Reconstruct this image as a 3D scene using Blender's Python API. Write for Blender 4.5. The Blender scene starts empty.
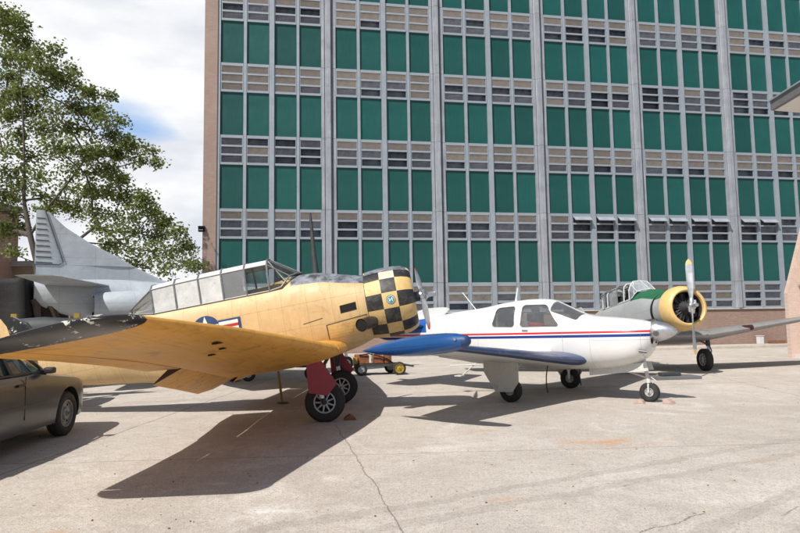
import bpy, bmesh, random
from math import *
from mathutils import Vector, Matrix, noise

random.seed(7)
scene = bpy.context.scene
COL = scene.collection

# ------------------------------------------------------------------ materials
def newmat(name):
    m = bpy.data.materials.new(name); m.use_nodes = True
    nt = m.node_tree; nt.nodes.clear()
    out = nt.nodes.new('ShaderNodeOutputMaterial')
    b = nt.nodes.new('ShaderNodeBsdfPrincipled')
    nt.links.new(b.outputs[0], out.inputs[0])
    return m, nt, b

class G:
    """small helper for node graphs in object space"""
    def __init__(s, nt):
        s.nt = nt; s.tc = nt.nodes.new('ShaderNodeTexCoord')
        sp = nt.nodes.new('ShaderNodeSeparateXYZ'); nt.links.new(s.tc.outputs['Object'], sp.inputs[0])
        s.x, s.y, s.z = sp.outputs; s.obj = s.tc.outputs['Object']
    def n(s, t, **k):
        q = s.nt.nodes.new(t)
        for a, v in k.items(): setattr(q, a, v)
        return q
    def put(s, sock, v):
        if isinstance(v, (int, float)): sock.default_value = v
        elif isinstance(v, tuple): sock.default_value = v if len(v) == 4 or len(sock.default_value) == 3 else (*v, 1)
        else: s.nt.links.new(v, sock)
    def m(s, op, a, b=0.0, c=0.0):
        q = s.n('ShaderNodeMath', operation=op)
        s.put(q.inputs[0], a); s.put(q.inputs[1], b); s.put(q.inputs[2], c)
        return q.outputs[0]
    def noise(s, scale, detail=4, rough=.6, vec=None, dist=0.0, stretch=None):
        q = s.n('ShaderNodeTexNoise'); q.inputs['Scale'].default_value = scale
        q.inputs['Detail'].default_value = detail; q.inputs['Roughness'].default_value = rough
        q.inputs['Distortion'].default_value = dist
        v = vec or s.obj
        if stretch:
            mp = s.n('ShaderNodeMapping'); mp.inputs['Scale'].default_value = stretch
            s.nt.links.new(v, mp.inputs[0]); v = mp.outputs[0]
        s.nt.links.new(v, q.inputs['Vector']); return q.outputs['Fac']
    def ramp(s, f, lo, hi):
        q = s.n('ShaderNodeMapRange'); s.put(q.inputs[0], f)
        q.inputs[1].default_value = lo; q.inputs[2].default_value = hi
        return q.outputs[0]
    def mix(s, f, a, b, blend='MIX'):
        q = s.n('ShaderNodeMix', data_type='RGBA', blend_type=blend)
        s.put(q.inputs[0], f); s.put(q.inputs[6], a); s.put(q.inputs[7], b)
        return q.outputs[2]
    def bump(s, h, strength=.3, dist=.01):
        q = s.n('ShaderNodeBump'); q.inputs['Strength'].default_value = strength
        q.inputs['Distance'].default_value = dist; s.put(q.inputs['Height'], h)
        return q.outputs[0]
    def band(s, v, c, w):
        """1 where |v-c|<w"""
        return s.m('LESS_THAN', s.m('ABSOLUTE', s.m('SUBTRACT', v, c)), w)

def paint(name, col, rough=.45, metal=0.0, var=.18, scale=2.5, dirt=None, chips=None, lines=None, bump=.0, streak=None, coat=0.0, rand=0.0, wave=0.0):
    m, nt, b = newmat(name); g = G(nt)
    f = g.noise(scale, 6, .65)
    dark = tuple(c * (1 - var) for c in col); light = tuple(min(1, c * (1 + var)) for c in col)
    c = g.mix(g.ramp(f, .3, .7), dark, light)
    fine = g.noise(scale * 14, 4, .7)
    c = g.mix(g.m('MULTIPLY', g.ramp(fine, .45, .8), .35), c, tuple(x * .72 for x in col))
    if streak:
        sf = g.noise(3.0, 5, .65, stretch=streak[1])
        c = g.mix(g.m('MULTIPLY', g.ramp(sf, .5, .75), streak[2]), c, streak[0])
    if dirt:
        df = g.noise(dirt[1], 7, .7, dist=.6)
        c = g.mix(g.m('MULTIPLY', g.ramp(df, dirt[2], dirt[2] + .14), dirt[3]), c, dirt[0])
    if lines:
        for ax, sp, off in lines:
            v = {'x': g.x, 'y': g.y, 'z': g.z}[ax]
            fr = g.m('FRACT', g.m('DIVIDE', g.m('ADD', v, off + 100 * sp), sp))
            l = g.m('LESS_THAN', fr, .009 / sp)
            c = g.mix(g.m('MULTIPLY', l, .4), c, tuple(x * .3 for x in col))
    if rand:
        oi = g.n('ShaderNodeObjectInfo'); k = g.m('ADD', g.m('MULTIPLY', oi.outputs['Random'], 2 * rand), 1 - rand)
        vm = g.n('ShaderNodeVectorMath', operation='SCALE'); g.put(vm.inputs[0], c); g.put(vm.inputs['Scale'], k); c = vm.outputs[0]
    rr = g.mix(g.ramp(f, .3, .7), (rough * .85,) * 3, (min(1, rough * 1.2),) * 3)
    if chips:
        cf = g.noise(chips[1], 6, .72, dist=.4)
        cm = g.m('GREATER_THAN', cf, chips[2])
        c = g.mix(cm, c, chips[0])
    g.put(b.inputs['Base Color'], c); g.put(b.inputs['Roughness'], rr)
    b.inputs['Metallic'].default_value = metal
    b.inputs['Coat Weight'].default_value = coat; b.inputs['Coat Roughness'].default_value = .15
    if wave:
        g.put(b.inputs['Normal'], g.bump(g.noise(2.2, 3, .5), wave, .06))
    if bump:
        g.put(b.inputs['Normal'], g.bump(g.noise(scale * 9, 5, .6), bump, .02))
    return m

def glass(name, tint=(.8, .85, .85), refl=.25, op=.25, rough=.03, col=(.3, .33, .35)):
    m, nt, b = newmat(name); g = G(nt)
    out = [n for n in nt.nodes if n.type == 'OUTPUT_MATERIAL'][0]
    tr = g.n('ShaderNodeBsdfTransparent'); tr.inputs[0].default_value = (*tint, 1)
    b.inputs['Base Color'].default_value = (*col, 1); b.inputs['Roughness'].default_value = rough
    b.inputs['Specular IOR Level'].default_value = .8
    mx = g.n('ShaderNodeMixShader')
    lw = g.n('ShaderNodeLayerWeight'); lw.inputs[0].default_value = refl
    f = g.m('MINIMUM', g.m('ADD', lw.outputs['Fresnel'], g.m('ADD', op, g.m('MULTIPLY', g.ramp(g.noise(4, 5, .7), .5, .8), .12))), 1.0)
    g.put(mx.inputs[0], f)
    nt.links.new(tr.outputs[0], mx.inputs[1]); nt.links.new(b.outputs[0], mx.inputs[2])
    nt.links.new(mx.outputs[0], out.inputs[0])
    return m

M = {}
M['yellow'] = paint('yellow_paint', (.60, .425, .215), .5, wave=.35, var=.09, scale=1.3, dirt=((.33, .19, .07), 3.5, .57, .5), lines=[('x', .46, .13), ('z', .44, .12)], chips=((.16, .09, .04), 12, .72), streak=((.40, .25, .11), (5, 1, .6), .45))
M['yellow_wing'] = paint('yellow_wing_paint', (.66, .33, .055), .55, wave=.35, var=.14, scale=1.1, dirt=((.22, .10, .03), 2.6, .56, .6), lines=[('y', 1.15, .0), ('x', 1.3, .9)], chips=((.07, .035, .02), 8, .70), streak=((.36, .17, .04), (6, .7, 1), .5))
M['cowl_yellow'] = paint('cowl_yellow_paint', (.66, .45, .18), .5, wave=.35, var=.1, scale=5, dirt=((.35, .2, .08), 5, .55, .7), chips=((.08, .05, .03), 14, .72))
M['cowl_white'] = paint('cowl_faded_paint', (.64, .56, .43), .5, var=.1, scale=5, dirt=((.35, .28, .2), 5, .55, .7), chips=((.08, .05, .03), 14, .72))
M['black_worn'] = paint('worn_black_paint', (.012, .012, .013), .32, var=.3, scale=4, dirt=((.06, .052, .045), 6, .56, .7), chips=((.62, .62, .58), 6.0, .60))
M['black_check'] = paint('black_check_paint', (.02, .02, .022), .5, var=.3, scale=4, dirt=((.09, .08, .07), 6, .5, .8), chips=((.5, .45, .36), 11, .73))
M['antiglare'] = paint('scuffed_antiglare', (.20, .215, .25), .5, var=.4, scale=6, dirt=((.03, .03, .035), 5, .48, .9), chips=((.5, .5, .48), 8, .69))
M['dkgrey'] = paint('dark_grey_metal', (.06, .062, .068), .5, .3, var=.3, scale=6)
M['black'] = paint('black', (.006, .006, .006), .9, var=.2)
M['rubber'] = paint('tyre_rubber', (.028, .027, .027), .8, var=.35, scale=8, dirt=((.12, .105, .09), 5, .56, .5), bump=.3)
M['alu'] = paint('aluminium', (.55, .56, .58), .35, .85, var=.15, scale=6)
M['grey_blade'] = paint('grey_blade', (.42, .44, .47), .4, .5, var=.15, scale=6, dirt=((.2, .2, .2), 8, .6, .5))
M['rim'] = paint('rim_silver', (.50, .51, .53), .5, .4, var=.2, scale=12, dirt=((.12, .1, .09), 10, .55, .7))
M['steel_dark'] = paint('engine_metal', (.20, .20, .21), .45, .7, var=.4, scale=12)
M['maroon'] = paint('maroon_paint', (.30, .04, .065), .55, var=.15, scale=6, chips=((.15, .02, .03), 12, .72))
M['maroon_dark'] = paint('dark_maroon', (.045, .009, .010), .6, var=.3)
M['yellow_scuffed'] = paint('scuffed_yellow_flap', (.62, .32, .07), .55, var=.2, scale=2, dirt=((.08, .05, .03), 5, .56, .85), chips=((.05, .03, .02), 9, .66), streak=((.3, .14, .04), (1, 5, 1), .5))
M['red'] = paint('red_paint', (.5, .03, .03), .4, var=.1)
M['white'] = paint('white_paint', (.74, .74, .73), .3, var=.04, scale=2, dirt=((.5, .47, .42), 3, .64, .35), coat=.3)
M['gearwhite'] = paint('dull_white_paint', (.58, .58, .56), .45, var=.08, scale=5, dirt=((.28, .25, .21), 5, .55, .6))
M['blue'] = paint('blue_paint', (.006, .062, .21), .3, var=.12, scale=3, chips=((.35, .4, .5), 9, .76), coat=.4)
M['blue_wing'] = paint('faded_blue_paint', (.014, .038, .12), .33, var=.2, scale=3, dirt=((.12, .16, .26), 5, .57, .6), chips=((.4, .42, .5), 8, .74), coat=.3)
M['grey_fus'] = paint('light_grey_paint', (.37, .39, .40), .45, wave=.35, var=.08, scale=2, dirt=((.3, .3, .3), 4, .6, .5), lines=[('x', .92, .13), ('z', .55, .3)])
M['grey_wing'] = paint('silver_grey_wing', (.29, .285, .285), .42, .25, wave=.35, var=.12, scale=2, dirt=((.22, .2, .19), 4, .55, .6), lines=[('y', 1.15, 0)])
M['green_deck'] = paint('green_deck_paint', (.015, .12, .055), .5, var=.2, scale=4, chips=((.1, .25, .15), 9, .7))
M['cowl_gold'] = paint('cowl_gold_paint', (.70, .47, .19), .42, var=.08, scale=4, dirt=((.45, .25, .08), 5, .6, .5))
M['jet'] = paint('jet_grey', (.40, .44, .48), .5, wave=.35, var=.05, scale=1.4, dirt=((.3, .33, .36), 3, .56, .5), streak=((.52, .56, .6), (1, 1, 3), .4), lines=[('x', .86, .3), ('z', .62, .25)])
M['jet_dark'] = paint('jet_dark', (.05, .055, .06), .6, var=.3, scale=4)
M['jet_burnt'] = paint('burnt_metal', (.09, .07, .06), .45, .6, var=.4, scale=6)
M['canopy_white'] = paint('whitened_canopy', (.60, .62, .62), .22, var=.16, scale=7, dirt=((.36, .36, .34), 5, .55, .6), coat=.3)
M['canopy_haze'] = glass('hazy_canopy', refl=.35, op=.30, rough=.12, col=(.52, .56, .6))
M['frame_grey'] = paint('canopy_frame', (.20, .21, .22), .5, .3, var=.3, scale=10, chips=((.45, .45, .44), 12, .66))
M['glass'] = glass('clear_canopy', refl=.25, op=.05)
M['glass_dark'] = glass('tinted_window', tint=(.78, .80, .82), refl=.35, op=.24, col=(.26, .28, .30))
M['star_blue'] = paint('insignia_blue', (.02, .05, .15), .5, var=.15, scale=8)
M['star_white'] = paint('insignia_white', (.72, .72, .70), .5, var=.05, scale=8)
M['teal'] = paint('emblem_teal', (.04, .22, .26), .5, var=.1, scale=20)
M['rust'] = paint('rusty_orange', (.24, .085, .035), .7, var=.4, scale=8, dirt=((.1, .04, .02), 6, .5, .8))
M['post'] = paint('dull_ochre', (.26, .18, .05), .6, var=.3, scale=8)
M['eq_yellow'] = paint('equipment_yellow', (.36, .25, .03), .5, var=.15, scale=8, dirt=((.25, .15, .04), 8, .58, .7))
M['tarp'] = paint('dark_tarpaulin', (.012, .0115, .012), .8, var=.5, scale=3, bump=.5, streak=((.032, .028, .026), (1, 1, 6), .6))
M['seat'] = paint('seat_vinyl', (.30, .27, .24), .7, var=.2)
M['seat_red'] = paint('red_cloth', (.5, .03, .03), .8, var=.2)
M['bark'] = paint('bark', (.085, .074, .062), .85, var=.45, scale=5, bump=.8)
M['chock'] = paint('faded_chock', (.45, .33, .29), .8, var=.25, scale=12)
M['carpaint'] = paint('taupe_car_paint', (.030, .032, .035), .3, .0, var=.05, scale=2, dirt=((.08, .075, .07), 3, .55, .25), coat=.35)
M['car_rim'] = paint('dull_wheel_cover', (.26, .26, .26), .5, .2, var=.2, scale=12, dirt=((.08, .07, .06), 9, .52, .7))
M['rubber_trim'] = paint('dark_trim', (.02, .02, .02), .5, var=.2)
M['carglass'] = glass('car_window', tint=(.30, .42, .40), refl=.5, op=.25, col=(.08, .16, .16))
M['grit_dark'] = paint('dark_grit', (.10, .085, .07), .9)
M['grit_pale'] = paint('pale_grit', (.42, .38, .33), .9)
M['rope'] = paint('dark_rope', (.04, .035, .03), .8)
# building
M['panel'] = paint('green_panel', (.007, .076, .068), .38, var=.12, scale=.9, streak=((.012, .10, .09), (11, 1, .2), .55), rand=.16)
M['frame'] = paint('aluminium_frame', (.30, .34, .39), .5, .15, var=.08, scale=2, dirt=((.28, .3, .33), 4, .6, .5))
M['pilaster'] = paint('weathered_pilaster', (.31, .335, .375), .5, .2, var=.16, scale=1.4, streak=((.52, .54, .58), (4, 4, .22), .7), dirt=((.19, .20, .23), 3, .58, .6))
M['blind'] = paint('beige_blind', (.84, .68, .51), .85, var=.2, scale=1.6, dirt=((.36, .28, .2), 5, .55, .6), streak=((.48, .42, .37), (.6, 1, 7), .5), rand=.16)
M['blind2'] = paint('grey_blind', (.34, .34, .355), .85, var=.4, scale=1.5, streak=((.75, .62, .46), (.5, 1, 8), .75), rand=.3)
M['room'] = paint('dark_room', (.20, .225, .265), .9, var=.6, scale=1.6, streak=((.52, .45, .38), (1, 1, 10), .8), rand=.45)
M['winglass'] = glass('window_glass', tint=(.86, .88, .92), refl=.12, op=.06, rough=.06, col=(.10, .13, .18))
M['hopper_glass'] = paint('hopper_glass', (.30, .33, .38), .15, var=.2)
M['sill'] = paint('stone_sill', (.55, .53, .50), .7, var=.12)
M['roofgrey'] = paint('grey_roof', (.25, .25, .26), .8)
M['soffit'] = paint('white_soffit', (.74, .73, .70), .7, var=.05, scale=1)
M['fascia'] = paint('grey_fascia', (.17, .175, .185), .55, .2, var=.12, scale=2)
M['tan_wall'] = paint('tan_wall', (.21, .165, .125), .85, var=.25, scale=.6, streak=((.11, .08, .06), (.6, 1, 2.5), .7))
M['box_white'] = paint('box_white', (.62, .64, .66), .5, var=.05)

def brickmat(name, c1, c2, mortar, sc=1.0, axes='xz'):
    m, nt, b = newmat(name); g = G(nt)
    cb = g.n('ShaderNodeCombineXYZ')
    nt.links.new(g.x if axes[0] == 'x' else g.y, cb.inputs[0]); nt.links.new(g.z, cb.inputs[1])
    br = g.n('ShaderNodeTexBrick'); nt.links.new(cb.outputs[0], br.inputs['Vector'])
    br.inputs['Color1'].default_value = (*c1, 1); br.inputs['Color2'].default_value = (*c2, 1); br.inputs['Mortar'].default_value = (*mortar, 1)
    br.inputs['Scale'].default_value = sc; br.inputs['Mortar Size'].default_value = .007; br.inputs['Brick Width'].default_value = .21; br.inputs['Row Height'].default_value = .075
    c = g.mix(g.m('MULTIPLY', g.ramp(g.noise(.8, 6, .6), .4, .75), .5), br.outputs['Color'], tuple(x * .7 for x in c1))
    c = g.mix(g.m('MULTIPLY', g.ramp(g.noise(6, 4, .6), .5, .75), .3), c, tuple(min(1, x * 1.4) for x in c1))
    g.put(b.inputs['Base Color'], c); b.inputs['Roughness'].default_value = .85
    g.put(b.inputs['Normal'], g.bump(br.outputs['Fac'], -.3, .006))
    return m
M['brick'] = brickmat('brown_brick', (.31, .205, .165), (.25, .165, .13), (.33, .28, .25))
M['brick_pink'] = brickmat('pink_brick', (.33, .235, .20), (.30, .21, .175), (.34, .28, .25))
M['brick_pale'] = brickmat('pale_pink_brick', (.62, .45, .38), (.57, .41, .34), (.62, .50, .44), axes='xz')

# white fuselage with red and blue cheat lines (Bonanza-like tourer)
def touring_paint():
    m, nt, b = newmat('white_with_stripes'); g = G(nt)
    zr = g.m('SUBTRACT', g.z, g.m('MULTIPLY', g.x, .0195))          # straightened height
    c = g.mix(g.m('MULTIPLY', g.ramp(g.noise(2.2, 6, .65), .56, .75), .35), (.69, .69, .685), (.48, .45, .40))
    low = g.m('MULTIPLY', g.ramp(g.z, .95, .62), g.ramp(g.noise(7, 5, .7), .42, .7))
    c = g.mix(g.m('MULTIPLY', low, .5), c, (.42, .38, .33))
    c = g.mix(g.band(zr, 1.352, .021), c, (.60, .02, .03))
    c = g.mix(g.band(zr, 1.278, .028), c, (.012, .035, .20))
    aft = g.m('LESS_THAN', g.m('ADD', g.x, g.m('MULTIPLY', g.z, .25)), -2.62)
    c = g.mix(g.m('MULTIPLY', aft, g.m('GREATER_THAN', zr, 1.42)), c, (.012, .085, .36))
    for xx in (2.28, 1.32, .74, -1.35, -2.3):
        c = g.mix(g.m('MULTIPLY', g.band(g.x, xx, .004), .5), c, (.2, .2, .2))
    l2 = g.m('MULTIPLY', g.band(zr, 1.19, .004), g.m('GREATER_THAN', g.x, 1.32))
    c = g.mix(g.m('MULTIPLY', l2, .5), c, (.2, .2, .2))
    g.put(b.inputs['Base Color'], c); b.inputs['Roughness'].default_value = .28
    b.inputs['Coat Weight'].default_value = .3; b.inputs['Coat Roughness'].default_value = .15
    g.put(b.inputs['Normal'], g.bump(g.noise(2.4, 3, .5), .3, .05))
    return m
M['touring'] = touring_paint()

def ground_mat():
    m, nt, b = newmat('weathered_concrete'); g = G(nt)
    big = g.noise(.16, 6, .6); med = g.noise(1.1, 7, .65); fine = g.noise(28, 4, .75); gran = g.noise(90, 3, .8)
    c = g.mix(g.ramp(big, .35, .68), (.455, .405, .355), (.605, .555, .50))
    c = g.mix(g.m('MULTIPLY', g.ramp(med, .42, .70), .6), c, (.36, .315, .275))
    c = g.mix(g.m('MULTIPLY', g.ramp(g.noise(.5, 5, .7, dist=1.5), .54, .68), .65), c, (.68, .64, .59))
    c = g.mix(g.m('MULTIPLY', g.ramp(g.noise(5.5, 6, .75), .5, .66), .55), c, (.33, .275, .235))
    c = g.mix(g.m('MULTIPLY', g.ramp(g.noise(3.2, 6, .75, dist=.8), .55, .68), .45), c, (.70, .66, .61))
    c = g.mix(g.m('MULTIPLY', g.ramp(fine, .47, .64), .6), c, (.25, .21, .18))
    c = g.mix(g.m('MULTIPLY', g.ramp(gran, .5, .62), .55), c, (.76, .72, .66))
    c = g.mix(g.m('MULTIPLY', g.ramp(g.noise(55, 3, .8, dist=.3), .56, .64), .6), c, (.15, .13, .11))
    # scattered dark grit
    vo = g.n('ShaderNodeTexVoronoi'); vo.inputs['Scale'].default_value = 3.2; nt.links.new(g.obj, vo.inputs['Vector'])
    spot = g.m('LESS_THAN', vo.outputs['Distance'], .055)
    c = g.mix(g.m('MULTIPLY', g.m('MULTIPLY', spot, g.m('GREATER_THAN', med, .5)), .75), c, (.08, .07, .06))
    def blob(cx, cy, rx, ry, colr, k, rot=0.0, thr=.5, sc=2.4):
        nonlocal c
        dx = g.m('SUBTRACT', g.x, cx); dy = g.m('SUBTRACT', g.y, cy)
        u = g.m('ADD', g.m('MULTIPLY', dx, cos(rot)), g.m('MULTIPLY', dy, sin(rot)))
        v = g.m('SUBTRACT', g.m('MULTIPLY', dy, cos(rot)), g.m('MULTIPLY', dx, sin(rot)))
        d = g.m('SQRT', g.m('ADD', g.m('POWER', g.m('DIVIDE', u, rx), 2.0), g.m('POWER', g.m('DIVIDE', v, ry), 2.0)))
        e = g.m('ADD', g.ramp(d, 1.25, .1), g.m('MULTIPLY', g.m('SUBTRACT', g.noise(sc, 8, .8), .5), 3.4))
        c = g.mix(g.m('MULTIPLY', g.ramp(e, thr, thr + .75), k), c, colr)
    blob(2.7, 8.6, 1.2, .5, (.52, .30, .16), .9, .1, .55, 3.4)      # rust stains
    blob(1.2, 9.6, .6, .2, (.52, .30, .15), .8, .1, .55)
    blob(-.9, 5.0, .6, .25, (.50, .33, .15), .5, .3, .7)
    blob(-2.9, 5.2, .5, .22, (.48, .29, .12), .65, 0, .55)
    blob(.9, 6.0, .35, .15, (.5, .30, .16), .5, .5, .6)
    blob(4.2, 7.4, .7, .12, (.52, .33, .2), .5, .2, .6)
    blob(-1.2, 5.75, .55, .3, (.74, .72, .68), .85, .5, .6, 5)       # whitish spills
    blob(-1.95, 6.75, .32, .14, (.68, .66, .62), .8, 0, .6, 6)
    blob(-.75, 6.9, .45, .4, (.70, .68, .63), .7, 0, .75, 4)
    blob(6.0, 7.6, 1.6, .5, (.62, .59, .55), .6, -.5, .8, 2.2)
    blob(2.0, 6.6, 1.2, .3, (.25, .215, .185), .45, .15, .8, 2.6)
    blob(-4.0, 4.8, 1.2, .4, (.24, .21, .18), .5, .3, .75, 2.6)
    blob(4.6, 11.0, 1.2, .12, (.72, .70, .66), .7, -.45, .6, 4)
    blob(6.5, 9.4, 1.6, .35, (.68, .65, .60), .6, -.3, .75, 3)
    blob(.2, 4.6, .9, .35, (.22, .19, .16), .4, .2, .8, 3)
    blob(2.3, 4.9, .25, .05, (.26, .11, .06), .7, -.4, .6, 5)
    blob(5.0, 6.3, .9, .035, (.24, .12, .08), .7, .05, .55, 6)
    blob(-4.6, 8.2, 1.4, .9, (.20, .175, .15), .5, .2, .8, 2)         # oil by the car
    blob(-1.0, 11.2, 1.3, .8, (.2, .175, .15), .55, .2, .8, 2.5)      # oil under the engine
    # cracks and joints
    wob = g.m('MULTIPLY', g.m('SUBTRACT', g.noise(1.3, 6, .7), .5), .5)
    def crack(x0, y0, x1, y1, w, k, wobble=1.0):
        nonlocal c
        L = hypot(x1 - x0, y1 - y0); ux, uy = (x1 - x0) / L, (y1 - y0) / L
        dx = g.m('SUBTRACT', g.x, x0); dy = g.m('SUBTRACT', g.y, y0)
        t = g.m('ADD', g.m('MULTIPLY', dx, ux), g.m('MULTIPLY', dy, uy))
        d = g.m('ABSOLUTE', g.m('ADD', g.m('SUBTRACT', g.m('MULTIPLY', dy, ux), g.m('MULTIPLY', dx, uy)), g.m('MULTIPLY', wob, wobble)))
        mk = g.m('MULTIPLY', g.m('LESS_THAN', d, w), g.m('MULTIPLY', g.m('GREATER_THAN', t, 0.0), g.m('LESS_THAN', t, L)))
        c = g.mix(g.m('MULTIPLY', mk, k), c, (.10, .085, .07))
    crack(-1.1, 10.4, .15, 4.4, .007, .6, .3)
    crack(1.6, 4.9, 2.6, 5.5, .009, .6, .6)
    crack(-14, 15.6, 24, 17.4, .02, .45, .25)
    crack(-14, 22.0, 24, 23.8, .025, .4, .25)
    crack(3.2, 5.4, 5.2, 6.9, .008, .5, .6)
    crack(7.2, 4.0, 9.4, 24, .018, .35, .4)
    crack(-4.9, 3.0, -3.5, 24, .016, .5, .3)
    for a_ in ((-3.2, 4.2, 6.5, 9.2), (-2.9, 3.9, 6.9, 8.8), (1.2, 4.2, 9.5, 10.4), (1.4, 3.7, 9.8, 9.9), (-6, 13.6, 9, 15.8)):
        crack(*a_, .085, .16, .9)
    crack(-9, 7.6, 12, 8.7, .012, .45, .3)
    blob(.6, 8.4, 1.5, .5, (.66, .63, .59), .55, .4, .7, 3)
    blob(3.8, 5.6, .9, .4, (.68, .65, .61), .5, -.3, .7, 3.5)
    blob(5.6, 8.6, .5, .2, (.18, .155, .135), .5, .2, .7, 4)
    blob(1.3, 7.6, .3, .12, (.17, .145, .125), .55, .6, .7, 5)
    g.put(b.inputs['Base Color'], c); b.inputs['Roughness'].default_value = .9
    b.inputs['Specular IOR Level'].default_value = .25
    hgt = g.m('ADD', g.m('MULTIPLY', fine, .6), g.m('ADD', g.m('MULTIPLY', gran, .4), g.m('MULTIPLY', med, .8)))
    g.put(b.inputs['Normal'], g.bump(hgt, .8, .014))
    return m
M['ground'] = ground_mat()

def leaf_mat():
    m, nt, b = newmat('plane_tree_leaf'); g = G(nt)
    out = [n for n in nt.nodes if n.type == 'OUTPUT_MATERIAL'][0]
    f = g.noise(1.7, 4, .6); f2 = g.noise(23, 2, .6)
    c = g.mix(g.ramp(f, .35, .65), (.10, .14, .034), (.19, .215, .065))
    c = g.mix(g.m('MULTIPLY', g.ramp(f2, .5, .7), .6), c, (.26, .26, .10))
    g.put(b.inputs['Base Color'], c); b.inputs['Roughness'].default_value = .5
    t = g.n('ShaderNodeBsdfTranslucent'); g.put(t.inputs[0], g.mix(0.5, c, (.16, .22, .03)))
    mx = g.n('ShaderNodeMixShader'); mx.inputs[0].default_value = .42
    nt.links.new(b.outputs[0], mx.inputs[1]); nt.links.new(t.outputs[0], mx.inputs[2]); nt.links.new(mx.outputs[0], out.inputs[0])
    return m
M['leaf'] = leaf_mat()

# ------------------------------------------------------------------ mesh helpers
class MB:
    def __init__(s): s.v = []; s.f = []; s.mi = []
    def add(s, vs, fs, mi=0):
        o = len(s.v); s.v += [tuple(v) for v in vs]
        for k, f in enumerate(fs):
            s.f.append(tuple(o + i for i in f)); s.mi.append(mi[k] if isinstance(mi, list) else mi)
    def box(s, c, d, mi=0, rot=None, taper=1.0):
        vs = []
        for z in (-.5, .5):
            t = taper if z > 0 else 1
            for x, y in ((-.5, -.5), (.5, -.5), (.5, .5), (-.5, .5)):
                p = Vector((x * d[0] * t, y * d[1] * t, z * d[2]))
                if rot: p = rot @ p
                vs.append(p + Vector(c))
        s.add(vs, [(3, 2, 1, 0), (4, 5, 6, 7), (0, 1, 5, 4), (1, 2, 6, 5), (2, 3, 7, 6), (3, 0, 4, 7)], mi)
    def tube(s, pts, r, n=8, mi=0, cap=True):
        pts = [Vector(p) for p in pts]
        if isinstance(r, (int, float)): r = [r] * len(pts)
        rings = []; up = None
        for i, p in enumerate(pts):
            d = (pts[min(i + 1, len(pts) - 1)] - pts[max(i - 1, 0)]).normalized()
            if up is None: up = Vector((0, 0, 1)) if abs(d.z) < .9 else Vector((1, 0, 0))
            a = d.cross(up).normalized(); b2 = a.cross(d).normalized(); up = b2
            rings.append([p + (a * cos(2 * pi * k / n) + b2 * sin(2 * pi * k / n)) * r[i] for k in range(n)])
        s.loft(rings, mi=mi, cap=cap)
    def loft(s, rings, mi=0, cap=True, closed=True, mf=None):
        n = len(rings[0]); vs = [v for R in rings for v in R]; fs = []; ms = []
        for i in range(len(rings) - 1):
            for j in range(n if closed else n - 1):
                k = (j + 1) % n
                fs.append((i * n + j, i * n + k, (i + 1) * n + k, (i + 1) * n + j)); ms.append(mf(i, j) if mf else mi)
        if cap and closed:
            fs.append(tuple(range(n - 1, -1, -1))); ms.append(mf(0, 0) if mf else mi)
            L = (len(rings) - 1) * n
            fs.append(tuple(range(L, L + n))); ms.append(mf(len(rings) - 2, 0) if mf else mi)
        s.add(vs, fs, ms)
    def lathe(s, prof, c=(0, 0, 0), axis='y', n=32, mi=0, mf=None, a0=0.0):
        rings = []
        for ax, r in prof:
            R = []
            for k in range(n):
                a = a0 + 2 * pi * k / n; u, v = r * cos(a), r * sin(a)
                p = {'x': (ax, u, v), 'y': (u, ax, v), 'z': (u, v, ax)}[axis]
                R.append(Vector(p) + Vector(c))
            rings.append(R)
        s.loft(rings, mi=mi, cap=False, mf=mf)
    def prism(s, poly, a, b, plane='xz', mi=0):
        """polygon in a plane extruded from a to b along the third axis"""
        n = len(poly)
        def P(u, v, w): return {'xz': (u, w, v), 'xy': (u, v, w), 'yz': (w, u, v)}[plane]
        vs = [P(u, v, a) for u, v in poly] + [P(u, v, b) for u, v in poly]
        fs = [tuple(range(n)), tuple(range(2 * n - 1, n - 1, -1))] + [(i, i + n, (i + 1) % n + n, (i + 1) % n) for i in range(n)]
        s.add(vs, fs, mi)
    def build(s, name, mats, parent=None, smooth=None, fix=True, bevel=None):
        me = bpy.data.meshes.new(name)
        me.from_pydata([tuple(v) for v in s.v], [], s.f)
        if not isinstance(mats, (list, tuple)): mats = [mats]
        for m in mats: me.materials.append(M[m] if isinstance(m, str) else m)
        me.polygons.foreach_set('material_index', s.mi)
        if fix:
            bm = bmesh.new(); bm.from_mesh(me); bmesh.ops.remove_doubles(bm, verts=bm.verts, dist=1e-5)
            bmesh.ops.recalc_face_normals(bm, faces=bm.faces)
            if bevel: bmesh.ops.bevel(bm, geom=list(bm.edges), offset=bevel, segments=2, affect='EDGES', profile=.6)
            bm.to_mesh(me); bm.free()
        if smooth:
            me.polygons.foreach_set('use_smooth', [True] * len(me.polygons)); me.set_sharp_from_angle(angle=radians(smooth))
        me.update()
        o = bpy.data.objects.new(name, me); COL.objects.link(o)
        if parent: o.parent = parent
        return o

def tag(o, label=None, cat=None, group=None, kind=None):
    if label: o['label'] = label
    if cat: o['category'] = cat
    if group: o['group'] = group
    if kind: o['kind'] = kind
    return o
def thing(name, label, cat, loc=(0, 0, 0), rot=(0, 0, 0), group=None):
    o = bpy.data.objects.new(name, None); COL.objects.link(o); o.location = loc; o.rotation_euler = rot
    o.empty_display_size = .2
    return tag(o, label, cat, group)

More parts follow.
